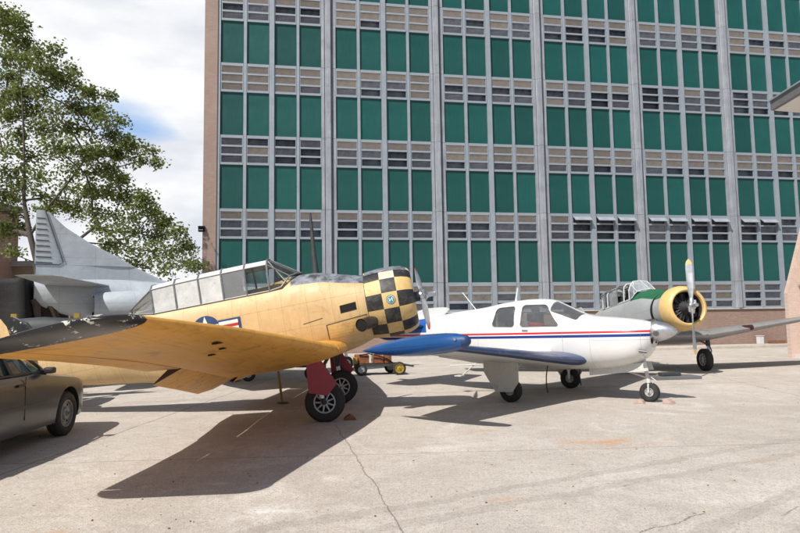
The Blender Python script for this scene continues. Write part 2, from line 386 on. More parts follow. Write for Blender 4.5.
def carve(obj, cutters, angle):
    """cut the closed cutter meshes out of obj, one after another"""
    for c in cutters:
        bo = obj.modifiers.new('b', 'BOOLEAN'); bo.operation = 'DIFFERENCE'; bo.solver = 'EXACT'; bo.object = c
        bpy.context.view_layer.update(); dg = bpy.context.evaluated_depsgraph_get(); n0 = len(obj.data.vertices)
        me = bpy.data.meshes.new_from_object(obj.evaluated_get(dg)); obj.modifiers.clear(); obj.data = me
    me.polygons.foreach_set('use_smooth', [True] * len(me.polygons)); me.set_sharp_from_angle(angle=radians(angle))
    for c in cutters: bpy.data.objects.remove(c)
def hermite(tab, x):
    """smooth interpolation through a table of (x, v...) rows sorted by x ascending"""
    if x <= tab[0][0]: return tab[0][1:]
    if x >= tab[-1][0]: return tab[-1][1:]
    for i in range(len(tab) - 1):
        if tab[i][0] <= x <= tab[i + 1][0]: break
    x0, x1 = tab[i][0], tab[i + 1][0]; h = x1 - x0; t = (x - x0) / h; res = []
    for c in range(1, len(tab[0])):
        d = (tab[i + 1][c] - tab[i][c]) / h
        dl = (tab[i][c] - tab[i - 1][c]) / (tab[i][0] - tab[i - 1][0]) if i > 0 else d
        dr = (tab[i + 2][c] - tab[i + 1][c]) / (tab[i + 2][0] - tab[i + 1][0]) if i + 2 < len(tab) else d
        m0 = 0 if dl * d <= 0 else 2 * dl * d / (dl + d); m1 = 0 if d * dr <= 0 else 2 * d * dr / (d + dr)
        res.append(tab[i][c] * (2 * t**3 - 3 * t**2 + 1) + tab[i + 1][c] * (-2 * t**3 + 3 * t**2) + h * (m0 * (t**3 - 2 * t**2 + t) + m1 * (t**3 - t**2)))
    return tuple(res)

class Fus:
    """body of superellipse sections; rows (x, halfwidth, ztop, zbottom, zcentre, exponent)"""
    def __init__(s, tab): s.tab = sorted(tab)
    def sec(s, x): return hermite(s.tab, x)
    def ring(s, x, n=40):
        w, zt, zb, zc, e = s.sec(x); R = []
        for k in range(n):
            a = 2 * pi * k / n; ca, sa = cos(a), sin(a)
            y = w * copysign(abs(ca) ** (2 / e), ca); h = (zt - zc) if sa > 0 else (zc - zb)
            R.append(Vector((x, y, zc + h * copysign(abs(sa) ** (2 / e), sa))))
        return R
    def y_at(s, x, z):
        w, zt, zb, zc, e = s.sec(x); h = (zt - zc) if z > zc else (zc - zb)
        q = min(.9999, abs((z - zc) / h)); return w * (1 - q ** e) ** (1 / e)
    def z_at(s, x, y):
        w, zt, zb, zc, e = s.sec(x); q = min(.9999, abs(y / w)); return zc + (zt - zc) * (1 - q ** e) ** (1 / e)
    def mesh(s, mb, xs, n=40, mf=None, mi=0, cap=True):
        mb.loft([s.ring(x, n) for x in xs], mi=mi, mf=mf, cap=cap)

def frange(a, b, n): return [a + (b - a) * i / (n - 1) for i in range(n)]

def foil(t, camber=.02, n=14, f0=0.0, f1=1.0):
    """closed ring of (xc, z) for chord fraction f0..f1, unit chord; upper surface from f1 to f0, then lower"""
    def th(x): return 5 * t * (.2969 * sqrt(max(x, 0)) - .126 * x - .3516 * x**2 + .2843 * x**3 - .1036 * x**4)
    def cm(x): return camber * (1 - ((x - .4) / .6) ** 2) if x > .4 else camber * (1 - ((x - .4) / .4) ** 2)
    xs = [f0 + (f1 - f0) * (1 - cos(pi * i / n)) / 2 if f0 < .01 else f0 + (f1 - f0) * i / n for i in range(n + 1)]
    up = [(x, cm(x) + th(x)) for x in reversed(xs)]; lo = [(x, cm(x) - th(x)) for x in xs]
    if f0 < .01: lo = lo[1:]
    return up + lo
def wing_rings(st, sgn, f0, f1, camber=.02, inc=2.0, droop=0.0, n=14):
    """st: rows (y, xLE, zLE, chord, thickness)"""
    rings = []
    for y, x, z, c, t in st:
        R = []
        for u, v in foil(t, camber, n, f0, f1):
            if droop:
                hu, hv = f0, camber * .5; du, dv = u - hu, v - hv; a = radians(droop)
                u, v = hu + du * cos(a) + dv * sin(a), hv - du * sin(a) + dv * cos(a)
            px, pz = -u * c, v * c; a = radians(inc)
            R.append(Vector((x + px * cos(a) + pz * sin(a) * 0, sgn * y, z + px * sin(a) + pz * cos(a))))
        rings.append(R)
    return rings
def lerp_st(st, y):
    return (y,) + tuple(hl for hl in [ (lambda a, b, t: a + (b - a) * t)(*p) for p in _pairs(st, y)])
def _pairs(st, y):
    for i in range(len(st) - 1):
        if st[i][0] <= y <= st[i + 1][0] + 1e-6:
            t = (y - st[i][0]) / (st[i + 1][0] - st[i][0]); return [(st[i][k], st[i + 1][k], t) for k in range(1, 5)]
    return [(st[-1][k], st[-1][k], 0) for k in range(1, 5)]

def make_wheel(parent, c, r, w, rim_r, spokes=0, rim='rim', n=40, side=-1):
    mb = MB(); h = w / 2
    prof = [(-h * .62, rim_r), (-h * .9, rim_r * 1.08), (-h, r * .80), (-h * .86, r * .93), (-h * .45, r * .99), (0, r), (h * .45, r * .99), (h * .86, r * .93), (h, r * .80), (h * .9, rim_r * 1.08), (h * .62, rim_r)]
    mb.lathe(prof, c, 'y', n)
    for q in (-.28, 0, .28): mb.lathe([(q * w - .006, r * .985), (q * w - .004, r * 1.003), (q * w + .004, r * 1.003), (q * w + .006, r * .985)], c, 'y', n)
    ty = mb.build('wheel', 'rubber', parent, smooth=50)
    rb = MB(); cx, cy, cz = c
    rb.lathe([(-h * .62, rim_r * 1.02), (-h * .80, rim_r * 1.0), (-h * .82, rim_r * .9), (-h * .45, rim_r * .86), (h * .45, rim_r * .86), (h * .82, rim_r * .9), (h * .80, rim_r), (h * .62, rim_r * 1.02)], c, 'y', n)
    if spokes:
        for k in range(spokes):
            a = 2 * pi * k / spokes + .2
            for s2 in (-1, 1):
                rb.tube([(cx + cos(a) * rim_r * .15, cy + s2 * h * .7, cz + sin(a) * rim_r * .15), (cx + cos(a) * rim_r * .88, cy + s2 * h * .62, cz + sin(a) * rim_r * .88)], [rim_r * .11, rim_r * .075], 6)
        rb.lathe([(-h * .3, .001), (-h * .3, rim_r * .86), (h * .3, rim_r * .86), (h * .3, .001)], c, 'y', n, mi=1)
    else:
        rb.lathe([(-h * .5, rim_r * .87), (-h * .45, rim_r * .5), (-h * .75, rim_r * .42), (-h * .78, .001)], c, 'y', n)
        rb.lathe([(h * .5, rim_r * .87), (h * .45, rim_r * .5), (h * .75, rim_r * .42), (h * .78, .001)], c, 'y', n)
        for k in range(6):
            a = 2 * pi * k / 6
            for s2 in (-1, 1): rb.lathe([(s2 * h * .52, .001), (s2 * h * .52, rim_r * .09), (s2 * h * .44, rim_r * .09)], (cx + cos(a) * rim_r * .68, cy, cz + sin(a) * rim_r * .68), 'y', 8, mi=1)
    rb.lathe([(-h * 1.0, .001), (-h * 1.0, rim_r * .16), (-h * .7, rim_r * .2), (h * .7, rim_r * .2), (h * 1.0, rim_r * .16), (h * 1.0, .001)], c, 'y', 16, mi=0)
    rb.lathe([(-h * 1.02, .001), (-h * 1.02, rim_r * .09), (h * 1.02, rim_r * .09), (h * 1.02, .001)], c, 'y', 12, mi=1)
    r_ = rb.build('rim', [rim, 'black'], ty, smooth=40)
    return ty

def blade_mesh(L, root=.14, chord=.21, ang=0.0, hub=(0, 0, 0), tipcol=True):
    """propeller blade in the plane x=hub.x, pointing at angle ang from +z towards +y"""
    mb = MB(); rings = []; N = 16
    rad = Vector((0, sin(ang), cos(ang))); tan = Vector((0, cos(ang), -sin(ang)))
    for i in range(N + 1):
        t = i / N; r = root + (L - root) * t
        c = chord * (.42 + .58 * min(1, t / .35) ** .8) * (1 if t < .8 else sqrt(max(0.02, 1 - ((t - .8) / .2) ** 2)) * 1.0)
        tw = radians(62 - 42 * t); th = .045 * (1 - t) ** 1.2 + .008
        if t < .12: th = .05
        R = []
        for k in range(12):
            a = 2 * pi * k / 12; u = cos(a) * c / 2; v = sin(a) * th / 2 * (1.0 if c > .05 else .5)
            # chord direction turns from rotor plane to axis
            R.append(Vector(hub) + rad * r + tan * (u * cos(tw) - v * sin(tw)) + Vector((1, 0, 0)) * (u * sin(tw) + v * cos(tw)))
        rings.append(R)
    mb.loft(rings, mf=lambda i, j: 1 if (tipcol and i >= N - 2) else 0)
    return mb

# ------------------------------------------------------------------ radial engined trainer
T6 = Fus([(-6.45, .035, 2.06, 1.74, 1.95, 2.0), (-5.6, .15, 2.17, 1.55, 1.92, 2.0), (-4.6, .27, 2.36, 1.36, 1.88, 2.2), (-3.5, .38, 2.56, 1.20, 1.84, 2.3),
          (-2.9, .44, 2.55, 1.10, 1.82, 3.0), (-1.0, .52, 2.55, 1.03, 1.82, 3.0), (-.45, .55, 2.66, 1.02, 1.82, 2.4), (.1, .57, 2.63, 1.03, 1.82, 2.3), (.6, .58, 2.50, 1.10, 1.83, 2.1), (.98, .58, 2.41, 1.22, 1.83, 2.0)])
TH = 1.83      # thrust line height in the level frame
def side_poly(fus, poly, off=.006, side=-1, sub=5):
    """flat shape given by (x,z) points, laid on the side of a body"""
    bm = bmesh.new(); vs = [bm.verts.new((x, 0, z)) for x, z in poly]; f = bm.faces.new(vs)
    bmesh.ops.triangulate(bm, faces=[f]); bmesh.ops.subdivide_edges(bm, edges=list(bm.edges), cuts=sub, use_grid_fill=True)
    for v in bm.verts: v.co.y = side * (fus.y_at(v.co.x, v.co.z) + off)
    bm.verts.ensure_lookup_table(); bm.verts.index_update()
    V = [tuple(v.co) for v in bm.verts]; F = [tuple(q.index for q in g_.verts) for g_ in bm.faces]; bm.free()
    return V, F

def make_trainer(root, P):
    """P: paint scheme and options"""
    # ---- fuselage
    mb = MB(); xs = frange(-6.45, .98, 50)
    def mf(i, j):
        x = (xs[i] + xs[i + 1]) / 2; a = 2 * pi * (j + .5) / 48
        if x > (-.42 if P['check'] else -.62): return 1 if ((.23 if P['check'] else .20) * pi < a < (.77 if P['check'] else .80) * pi) else 0
        return 0
    T6.mesh(mb, xs, 48, mf=mf)
    fus = mb.build('fuselage', [P['fus'], P['deck']], root, smooth=40)
    # ---- cowl, with checks for the yellow one
    cb = MB(); N = 56
    prof = [(.96, .625), (1.25, .655), (1.53, .650), (1.66, .630), (1.76, .590), (1.815, .545), (1.83, .50), (1.81, .47), (1.74, .455), (1.60, .45)]
    a_off = radians(13.7 - 4 * 25.714)
    def cf(i, j):
        if not P['check']:
            if i >= 6: return 0
            if i < 1: return 1
            return 0
        a = (j + .5) / 4
        row = int(a); colm = 0 if i == 0 else (1 if i == 1 else 2)
        if i >= 7: return 3
        if (row + colm) % 2 == 0: return 2
        rc = (row + .5) * 4; return 1 if sin(pi - a_off + 2 * pi * rc / N) > .70 and i > 0 else 0
    def cf2(i, j):
        v = cf(i, j)
        return v
    # angle measured from +y; start so that check edges fall as on the aeroplane
    if P['check']:
        cb.lathe(prof, (0, 0, TH), 'x', N, mf=cf2, a0=pi - a_off)
        cowl = cb.build('cowl', [P['cowl'], 'cowl_white', 'black_check', 'dkgrey'], root, smooth=40)
    else:
        def cg(i, j):
            a = (j + .5) / N * 2 * pi
            if i == 0: return 2 if .28 * pi < a < .72 * pi else 1
            return 0
        prof2 = [(.96, .612), (1.38, .632), (1.385, .640), (1.53, .642)] + [(a_, r_ - .012) for a_, r_ in prof[3:]]
        def cg2(i, j):
            a = (j + .5) / N * 2 * pi
            if i <= 1: return 2 if .18 * pi < a < .82 * pi else 1
            if i >= 9: return 3
            return 0
        cb.lathe(prof2, (0, 0, TH), 'x', N, mf=cg2)
        cowl = cb.build('cowl', [P['cowl'], P['fus'], P['deck'], 'dkgrey'], root, smooth=40)
    # cooling gap behind the cowl
    gb = MB(); gb.lathe([(.93, .565), (.965, .60), (.985, .618)] if P['check'] else [(.78, .575), (.80, .60), (.97, .605)], (0, 0, TH), 'x', 48); gb.build('cowl_flap', 'black', root, smooth=40)
    if P['check']:
        # scuffed grey blaze over the top of the cowl
        tb = MB(); rings = []
        for ax, r in [(.98, .634), (1.25, .6615), (1.53, .6565), (1.66, .6365), (1.76, .597)]:
            half = radians(31)
            rings.append([Vector((ax, r * sin(a), TH + r * cos(a))) for a in frange(-half, half, 13)])
        tb.loft(rings, closed=False, cap=False); tb.build('cowl_top_strip', 'antiglare', root, smooth=40)
    # ---- engine
    eb = MB()
    eb.lathe([(1.45, .001), (1.45, .16), (1.55, .20), (1.68, .17), (1.76, .12), (1.84, .10), (1.90, .08)], (0, 0, TH), 'x', 24, mi=1)
    for k in range(9):
        a = 2 * pi * k / 9 + pi / 2; d = Vector((0, cos(a), sin(a)))
        pts = []; rr = []
        for q in range(13):
            pts.append(Vector((1.50, 0, TH)) + d * (.17 + .02 * q)); rr.append(.085 if q % 2 else .062)
        eb.tube(pts, rr, 12, 0)
        eb.tube([Vector((1.50, 0, TH)) + d * .40, Vector((1.52, 0, TH)) + d * .445], [.075, .055], 10, 1)
        dd = Vector((0, -sin(a), cos(a)))
        for s in (-.035, .035): eb.tube([Vector((1.64, 0, TH)) + d * .15 + dd * s, Vector((1.58, 0, TH)) + d * .43 + dd * s * 1.6], .011, 6, 1)
    eb.lathe([(1.30, .001), (1.30, .56)], (0, 0, TH), 'x', 24, mi=2)
    eb.build('engine', ['steel_dark', 'dkgrey', 'black'], root, smooth=35)
    # ---- propeller
    hb = MB(); HX = 1.98
    hb.lathe([(1.86, .001), (1.86, .075), (1.90, .10), (2.04, .10), (2.07, .07), (2.10, .055), (2.24, .05), (2.25, .001)], (0, 0, TH), 'x', 20)
    d = Vector((0, sin(P['prop']), cos(P['prop'])))
    hb.tube([Vector((HX, 0, TH)) - d * .21, Vector((HX, 0, TH)) - d * .14, Vector((HX, 0, TH)) + d * .14, Vector((HX, 0, TH)) + d * .21], [.058, .078, .078, .058], 14)
    tq = Vector((0, cos(P['prop']), -sin(P['prop'])))
    for s in (-1, 1): hb.tube([Vector((HX + .03, 0, TH)) + tq * s * .09 + d * s * .02, Vector((HX + .03, 0, TH)) + tq * s * .09 + d * s * .17], [.045, .03], 10)
    prop = hb.build('propeller', P['hub'], root, smooth=40)
    for s in (0, pi):
        b_ = blade_mesh(1.33, .15, .15 if P['check'] else .185, P['prop'] + s, (HX, 0, TH)).build('blade', [P['blade'], P['tip']], prop, smooth=60)
    # ---- wings
    st = [(0, .46, 1.16, 2.55, .15), (1.45, .43, 1.17, 2.5, .145), (2.9, P['sw'][0], 1.17 + (P['dh'] - 1.17) * .32, 2.16, .13), (4.6, P['sw'][1], 1.17 + (P['dh'] - 1.17) * .70, 1.80, .115), (P['span'], P['sw'][2], P['dh'], 1.60, .10)]
    tip0 = st[-1]
    for sg in (-1, 1):
        w = MB(); F1 = .765
        ys = [0, .5, 1.0, 1.45, 2.0, 2.6, 3.2, 3.9, 4.6, 5.3, P['span']]
        sts = [lerp_st(st, y) for y in ys]
        w.loft(wing_rings(sts, sg, 0, F1))
        wing = w.build('wing', P['wing'], root, smooth=35)
        f = MB(); f.loft(wing_rings([lerp_st(st, y) for y in (.6, 1.45, 2.4, 3.25)], sg, F1 + .014, 1, droop=P['flap'], n=6))
        fl_ = f.build('flap', [P['flapmat']], root, smooth=35)
        f = MB(); sf = lerp_st(st, 3.255); f.loft(wing_rings([sf, (sf[0] + .02,) + tuple(sf[1:])], sg, F1 + .014, 1, droop=P['flap'], n=6)); f.build('flap_rib', 'maroon_dark', fl_)
        f = MB(); f.loft(wing_rings([lerp_st(st, y) for y in (3.29, 4.2, 5.2, P['span'] - .02)], sg, F1 + .012, 1, droop=P['ail'] * sg, n=6))
        f.build('aileron', P['wing'], root, smooth=35)
        # rounded tip
        y0, x0, z0, c0, t0 = tip0; tp = MB(); rows = []
        for q in (0, .09, .17, .24, .30, .34, .365, .377):
            k = sqrt(max(0.0, 1 - (q / .38) ** 2.2)); c = c0 * (.60 + .40 * k); rows.append((y0 + q + .003, x0 - (c0 - c) * .50 - .0 * q, z0 + q * .13, c, t0 * (.25 + .75 * k)))
        tp.loft(wing_rings(rows, sg, 0, 1, n=12))
        tp.build('wing_tip', P['tipmat'], root, smooth=35)
        # leading edge fillet where the outer panel joins
        j = MB(); s1 = lerp_st(st, 1.43); s2 = lerp_st(st, 1.50)
        j.loft(wing_rings([(s1[0], s1[1] + .012, s1[2] + .002, s1[3] * 1.005, s1[4] * 1.03), (s2[0], s2[1] + .012, s2[2] + .002, s2[3] * 1.005, s2[4] * 1.03)], sg, 0, .76))
        j.build('wing_joint_strip', P['joint'], root, smooth=35)
        # landing light let into the leading edge
        s3 = lerp_st(st, 3.1); lb = MB(); lb.tube([(s3[1] - .04, sg * 2.72, s3[2] - .012), (s3[1] - .04, sg * 3.02, s3[2] + .006)], .085, 12)
        if P['light']: lb.build('landing_light', P['light'], root, smooth=40)
        # main gear
        k = P['trk']; e = P['gz']; g2 = MB(); g2.tube([(-.02, sg * (k + .17), 1.16), (-.015, sg * (k + .17), .75 + e)], .065, 12); g2.tube([(-.015, sg * (k + .17), .78 + e), (-.01, sg * (k + .17), .42 + e)], .045, 12, 1)
        g2.tube([(-.01, sg * (k + .17), .44 + e), (0, sg * (k + .11), .34 + e), (0, sg * (k - .01), .33 + e)], .045, 10)
        g2.tube([(.05, sg * (k + .17), .76 + e), (.13, sg * (k + .17), .60 + e), (.05, sg * (k + .17), .45 + e)], .018, 6)
        g2.tube([(-.02, sg * (k + .14), .80 + e), (.18, sg * (k - .34), 1.1)], .03, 8)
        g2.build('gear_leg', ['dkgrey', 'alu'], root, smooth=40)
        make_wheel(root, (0, sg * k, .335 + e), .335, .20, .185, spokes=9)
        if P['plate']:
            pl = MB(); poly = [(-.16, 1.04), (.10, 1.03), (.29, .62), (.10, .45), (-.20, .55)]
            pl.prism(poly, sg * 1.45, sg * 1.462, 'xz'); pl.build('gear_cover', P['plate'], root)
    # belly
    # ---- tail
    for sg in (-1, 1):
        t = MB(); t.loft(wing_rings([(0.02, -5.35, 2.02, .86, .10), (1.2, -5.52, 2.04, .66, .09), (1.85, -5.68, 2.05, .45, .08), (1.97, -5.80, 2.05, .26, .05)], sg, 0, 1, camber=0, inc=0)); t.build('stabilizer', P['fus'], root, smooth=35)
        t = MB(); t.loft(wing_rings([(0.06, -6.23, 2.02, .42, .05), (1.0, -6.21, 2.035, .44, .05), (1.8, -6.18, 2.05, .34, .05), (1.96, -6.15, 2.05, .2, .03)], sg, 0, 1, camber=0, inc=0, n=8)); t.build('elevator', P['fus'], root, smooth=35)
    def vert(rows, name, mat):
        mb2 = MB(); rings = []
        for z, x, c, th in rows: rings.append([Vector((x - u * c, v * c, z)) for u, v in foil(th, 0, 10)])
        mb2.loft(rings, mf=lambda i, j: 1 if isinstance(mat, list) and 5 <= j <= 14 else 0); return mb2.build(name, mat, root, smooth=35)
    vert([(1.95, -5.15, 1.28, .07), (2.3, -5.30, 1.11, .08), (2.75, -5.55, .81, .08), (2.92, -5.80, .52, .07)], 'fin', [P['fus'], P['finedge']])
    vert([(1.75, -6.43, .42, .10), (2.2, -6.40, .50, .09), (2.7, -6.37, .50, .07), (2.92, -6.33, .38, .06), (3.0, -6.36, .2, .04)], 'rudder', P['rudder'])
    tw = MB(); tw.tube([(-5.9, 0, 1.7), (-6.1, 0, 1.36)], .04, 8); tw.build('tail_leg', 'dkgrey', root)
    make_wheel(root, (-6.1, 0, 1.30), .16, .10, .08, spokes=0)
    # ---- canopy
    S = [(-.30, 2.66, .30), (-.77, 3.06, .33), (-1.20, 3.055, .35), (-1.64, 3.045, .35), (-2.08, 3.035, .35), (-2.54, 3.02, .34), (-2.99, 2.99, .33), (-3.45, 2.60, .26)]
    def arch(x, top, wr, k=12):
        zs = 2.43 if x < -.5 else 2.60
        if x < -3.3: zs = 2.50
        yw = T6.y_at(x, zs - .03) * .98; pts = []
        pts.append(Vector((x, -yw, zs))); pts.append(Vector((x, -yw * .97, zs + (top - zs) * .5))); pts.append(Vector((x, -wr, zs + (top - zs) * .80)))
        pts.append(Vector((x, -wr * .72, zs + (top - zs) * .95))); pts.append(Vector((x, 0, top)))
        pts += [Vector((p.x, -p.y, p.z)) for p in reversed(pts[:-1])]
        return pts
    arches = [arch(*s) for s in S]
    # windscreen: base ring sits forward
    arches[0] = [Vector((-.55, -.44, 2.46)), Vector((-.46, -.40, 2.56)), Vector((-.38, -.33, 2.645)), Vector((-.28, -.2, 2.68)), Vector((-.20, 0, 2.69))]
    arches[0] += [Vector((p.x, -p.y, p.z)) for p in reversed(arches[0][:-1])]
    cvm = MB(); mats = P['canopy']
    open_ = P['open']
    for i in range(len(arches) - 1):
        if i in open_: continue
        A, B = arches[i], arches[i + 1]
        cvm.loft([A, B], closed=False, cap=False, mf=lambda a, j, i=i: (mats[i][1] if j in (2, 3, 4, 5) else mats[i][0]))
    can = cvm.build('canopy', ['glass', 'canopy_white', 'canopy_haze', P['frame']], root, smooth=20)
    fr = MB(); fr2 = MB()
    for i, A in enumerate(arches):
        if i in P['noarch']: continue
        fr.tube(A, .020 if i else .016, 6)
    for i in range(len(arches) - 1):
        if i in open_: 
            for j in (0, 8): fr.tube([arches[i][j], arches[i + 1][j]], .016, 6)
            continue
        for j in (0, 2, 6, 8): fr.tube([arches[i][j], arches[i + 1][j]], .016 if j in (0, 8) else .013, 6)
    A, B = arches[0], arches[1]
    fr.tube([A[1], B[3]], .014, 6); fr.tube([A[7], B[5]], .014, 6); fr.tube([A[4], B[4]], .012, 6)
    fr.build('canopy_frame', P['frame'], can, smooth=40)
    if P['open']:
        sl = MB()   # canopy hoods slid together, standing proud
        for (xa, xb, up) in P['hoods']:
            A = arch(xa, 3.06, .35); B = arch(xb, 3.04, .35)
            for q in (A, B):
                for v in q: v.z += up
            sl.loft([A, B], closed=False, cap=False, mi=0)
        sl.build('sliding_hood', ['canopy_haze'], can, smooth=20)
        hf = MB()
        for (xa, xb, up) in P['hoods']:
            A = arch(xa, 3.07, .36); B = arch(xb, 3.05, .36)
            for q in (A, B):
                for v in q: v.z += up
            hf.tube(A, .03, 6); hf.tube(B, .022, 6)
            for j in (0, 2, 6, 8): hf.tube([A[j], B[j]], .02, 6)
        hf.build('hood_frame', [P['hoodframe']], can, smooth=40)
    # cockpit contents
    for nm, c_, d_ in (('instrument_coaming', (-.62, 0, 2.58), (.14, .5, .16)), ('seat', (-1.45, 0, 2.64), (.10, .40, .42)), ('seat', (-2.45, 0, 2.62), (.10, .40, .38)), ('instrument_coaming', (-1.85, 0, 2.60), (.12, .42, .16))):
        ck = MB(); ck.box(c_, d_); ck.build(nm, 'black', root, bevel=.03)
    ck = MB(); ck.tube([(-1.62, -.25, 2.45), (-1.62, -.2, 2.9), (-1.62, 0, 2.96), (-1.62, .2, 2.9), (-1.62, .25, 2.45)], .02, 6); ck.build('roll_bar', 'dkgrey', root)
    # ---- mast, exhaust, openings
    if P['mast']:
        m_ = MB(); m_.tube([(.06, 0, 2.58), (.07, 0, 2.72), (.09, 0, 3.0), (.13, 0, 3.4), (.16, 0, 3.80)], [.075, .06, .048, .036, .022], 10); m_.build('antenna_mast', 'dkgrey', root, smooth=40)
    ex = MB(); ex_s = 1 if P['check'] else .55
    ex.tube([(1.04, -.52, 1.52), (.94, -.60, 1.51), (.85, -.67, 1.50), (.80, -.76, 1.49)], [.10, .115, .11, .118], 18, 0, cap=False)
    ex.tube([(.808, -.75, 1.49), (.85, -.67, 1.50)], [.104, .085], 16, 1)
    ex.build('exhaust_pipe', ['jet_burnt', 'black'], root, smooth=50)
    if P['check']:
        V, F = side_poly(T6, [(.46, 1.77), (.76, 1.79), (.76, 1.93), (.46, 1.91)], .004)
        q = MB(); q.add(V, F); q.build('vent_opening', 'black', root)
        q = MB()
        for poly in ([(.16, 1.345), (.175, 1.345), (.175, 1.61), (.16, 1.61)], [(.16, 1.60), (.92, 1.66), (.92, 1.675), (.16, 1.615)], [(-.25, 1.70), (.12, 1.745), (.12, 1.755), (-.25, 1.71)]):
            V, F = side_poly(T6, poly, .004, sub=3); q.add(V, F)
        q.build('panel_seam', 'dkgrey', root)
        # side patch in the cowl yellow, below the seam behind the exhaust
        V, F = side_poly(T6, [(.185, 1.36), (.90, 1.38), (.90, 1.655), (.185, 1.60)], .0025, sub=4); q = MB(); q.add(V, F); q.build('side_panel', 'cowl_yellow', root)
        # insignia: disc, star, bars
        cx, cz, R = -2.03, 1.93, .27
        ins = MB()
        for rr0, rr1, off, mi in ((0, R, .005, 0),):
            disc = [(cx + R * cos(2 * pi * k / 32), cz + R * sin(2 * pi * k / 32)) for k in range(32)]
            V, F = side_poly(T6, disc, .006, sub=2); ins.add(V, F, 0)
        star = [(cx + (R * .96 if k % 2 == 0 else R * .37) * sin(pi * k / 5), cz + (R * .96 if k % 2 == 0 else R * .37) * cos(pi * k / 5)) for k in range(10)]
        V, F = side_poly(T6, star, .016, sub=3); ins.add(V, F, 1)
        for s in (-1, 1):
            def bar(x0, x1, z0, z1): return [(cx + s * x0, cz + z0), (cx + s * x1, cz + z0), (cx + s * x1, cz + z1), (cx + s * x0, cz + z1)]
            V, F = side_poly(T6, bar(.24, .66, -.11, .14), .007, sub=3); ins.add(V, F, 0)
            V, F = side_poly(T6, bar(.25, .61, -.075, .105), .011, sub=3); ins.add(V, F, 1)
            V, F = side_poly(T6, bar(.25, .61, -.01, .04), .015, sub=3); ins.add(V, F, 2)
        ins.build('insignia', ['star_blue', 'star_white', 'red'], root)
        em = MB(); R1 = .653
        for (r, off, mi) in ((.085, .004, 0), (.070, .007, 1), (.060, .010, 0)):
            P0 = []
            for k in range(20):
                u = 1.40 + r * cos(2 * pi * k / 20); v = r * sin(2 * pi * k / 20) + .015
                P0.append(Vector((u, -sqrt((R1 + off) ** 2 - v * v), TH + v)))
            em.add(P0, [tuple(range(20))], mi)
        P0 = []
        for u, v in ((-.035, -.035), (-.02, -.035), (.02, .01), (.02, -.035), (.035, -.035), (.035, .035), (.02, .035), (-.02, -.01), (-.02, .035), (-.035, .035)):
            P0.append(Vector((1.40 + u, -(R1 + .013), TH + v + .015)))
        em.add(P0, [tuple(range(10))], 1)
        em.build('emblem', ['teal', 'star_white'], root)
        sp = MB()   # carburettor intake lip and underside openings
        for (x, y, dx, dy) in ((-.55, -4.6, .07, .28), (-.62, -4.2, .06, .22), (-.85, -3.95, .07, .18), (-.25, -2.4, .06, .12)):
            s4 = lerp_st(st, -y); sp.box((x, y, s4[2] - .072 - (s4[1] - x) * .035), (dx, dy, .02))
        sp.build('inspection_hole', 'black', root)

# ------------------------------------------------------------------ ground, pavement
gb = MB()
for X0, X1, Y0, Y1 in ((-400, 400, -300, 700),): gb.add([(X0, Y0, 0), (X1, Y0, 0), (X1, Y1, 0), (X0, Y1, 0)], [(0, 1, 2, 3)])
tag(gb.build('ground', 'ground', fix=False), kind='structure')
# loose grit, pebbles and dead leaves scattered on the apron
rg = random.Random(21); q = MB()
for k in range(1000):
    y = 3.6 + 16 * rg.random() ** 1.6; x = rg.uniform(-1, 1) * (y * .75 + .5); r = rg.choice((.003, .004, .004, .005, .006, .010)) * rg.uniform(.7, 1.3)
    p = [Vector((x + r * cos(a) * rg.uniform(.7, 1.4), y + r * sin(a) * rg.uniform(.7, 1.4), 0)) for a in (0, 1.2, 2.5, 3.9, 5.1)]
    t = [v * 1.0 + Vector((0, 0, r * rg.uniform(.5, 1.0))) for v in p]; c = sum(t, Vector()) / 5
    t = [c + (v - c) * .6 for v in t]; q.loft([p, t], mi=rg.choice((0, 0, 1, 2)), cap=True)
tag(q.build('grit', ['grit_dark', 'grit_pale', 'rust'], fix=False), kind='stuff')

# ------------------------------------------------------------------ school building
YAW = .1725; BX, BY = -8.412, 28.82; BAY = 5.468; WID = 4.7476; ZB = 3.48; ST = 3.535; GH = 2.101; SILL = 2.03
def bl(s, z=0, y=0):
    return Vector((BX + s * cos(YAW) - y * sin(YAW), BY + s * sin(YAW) + y * cos(YAW), z))
bld = thing('school_building', 'tall school building with green panels, ribbon windows and grey metal pilasters', 'building', (BX, BY, 0), (0, 0, YAW))
NB = 8; NS = 7; LEN = NB * BAY + .5; HT = ZB + NS * ST + .8
w = MB(); w.box((LEN / 2 - .75, 9.3, HT / 2 + .02), (LEN, 17.6, HT)); w.build('wall', 'tan_wall', bld)
w = MB(); w.box((-.455, 4.9, HT / 2), (.60, 10.0, HT + .1)); w.build('end_wall', 'brick_pink', bld)
w = MB(); w.box((LEN / 2 - .15, .20, (SILL - .05) / 2), (LEN - .0, .5, SILL - .05)); w.build('brick_base', 'brick', bld)
w = MB(); w.box((LEN / 2 - .15, .02, SILL - .025), (LEN - .0, .30, .05)); w.build('window_sill', 'sill', bld)
w = MB(); w.box((LEN / 2 - .75, 9.3, HT + .2), (LEN + .4, 18.4, .3)); w.build('roof', 'roofgrey', bld)
MW = [.165, .26, .155]; PW = (WID - sum(MW)) / 4
colx = []
for k in range(4): colx.append(k * PW + sum(MW[:k]) + PW / 2)
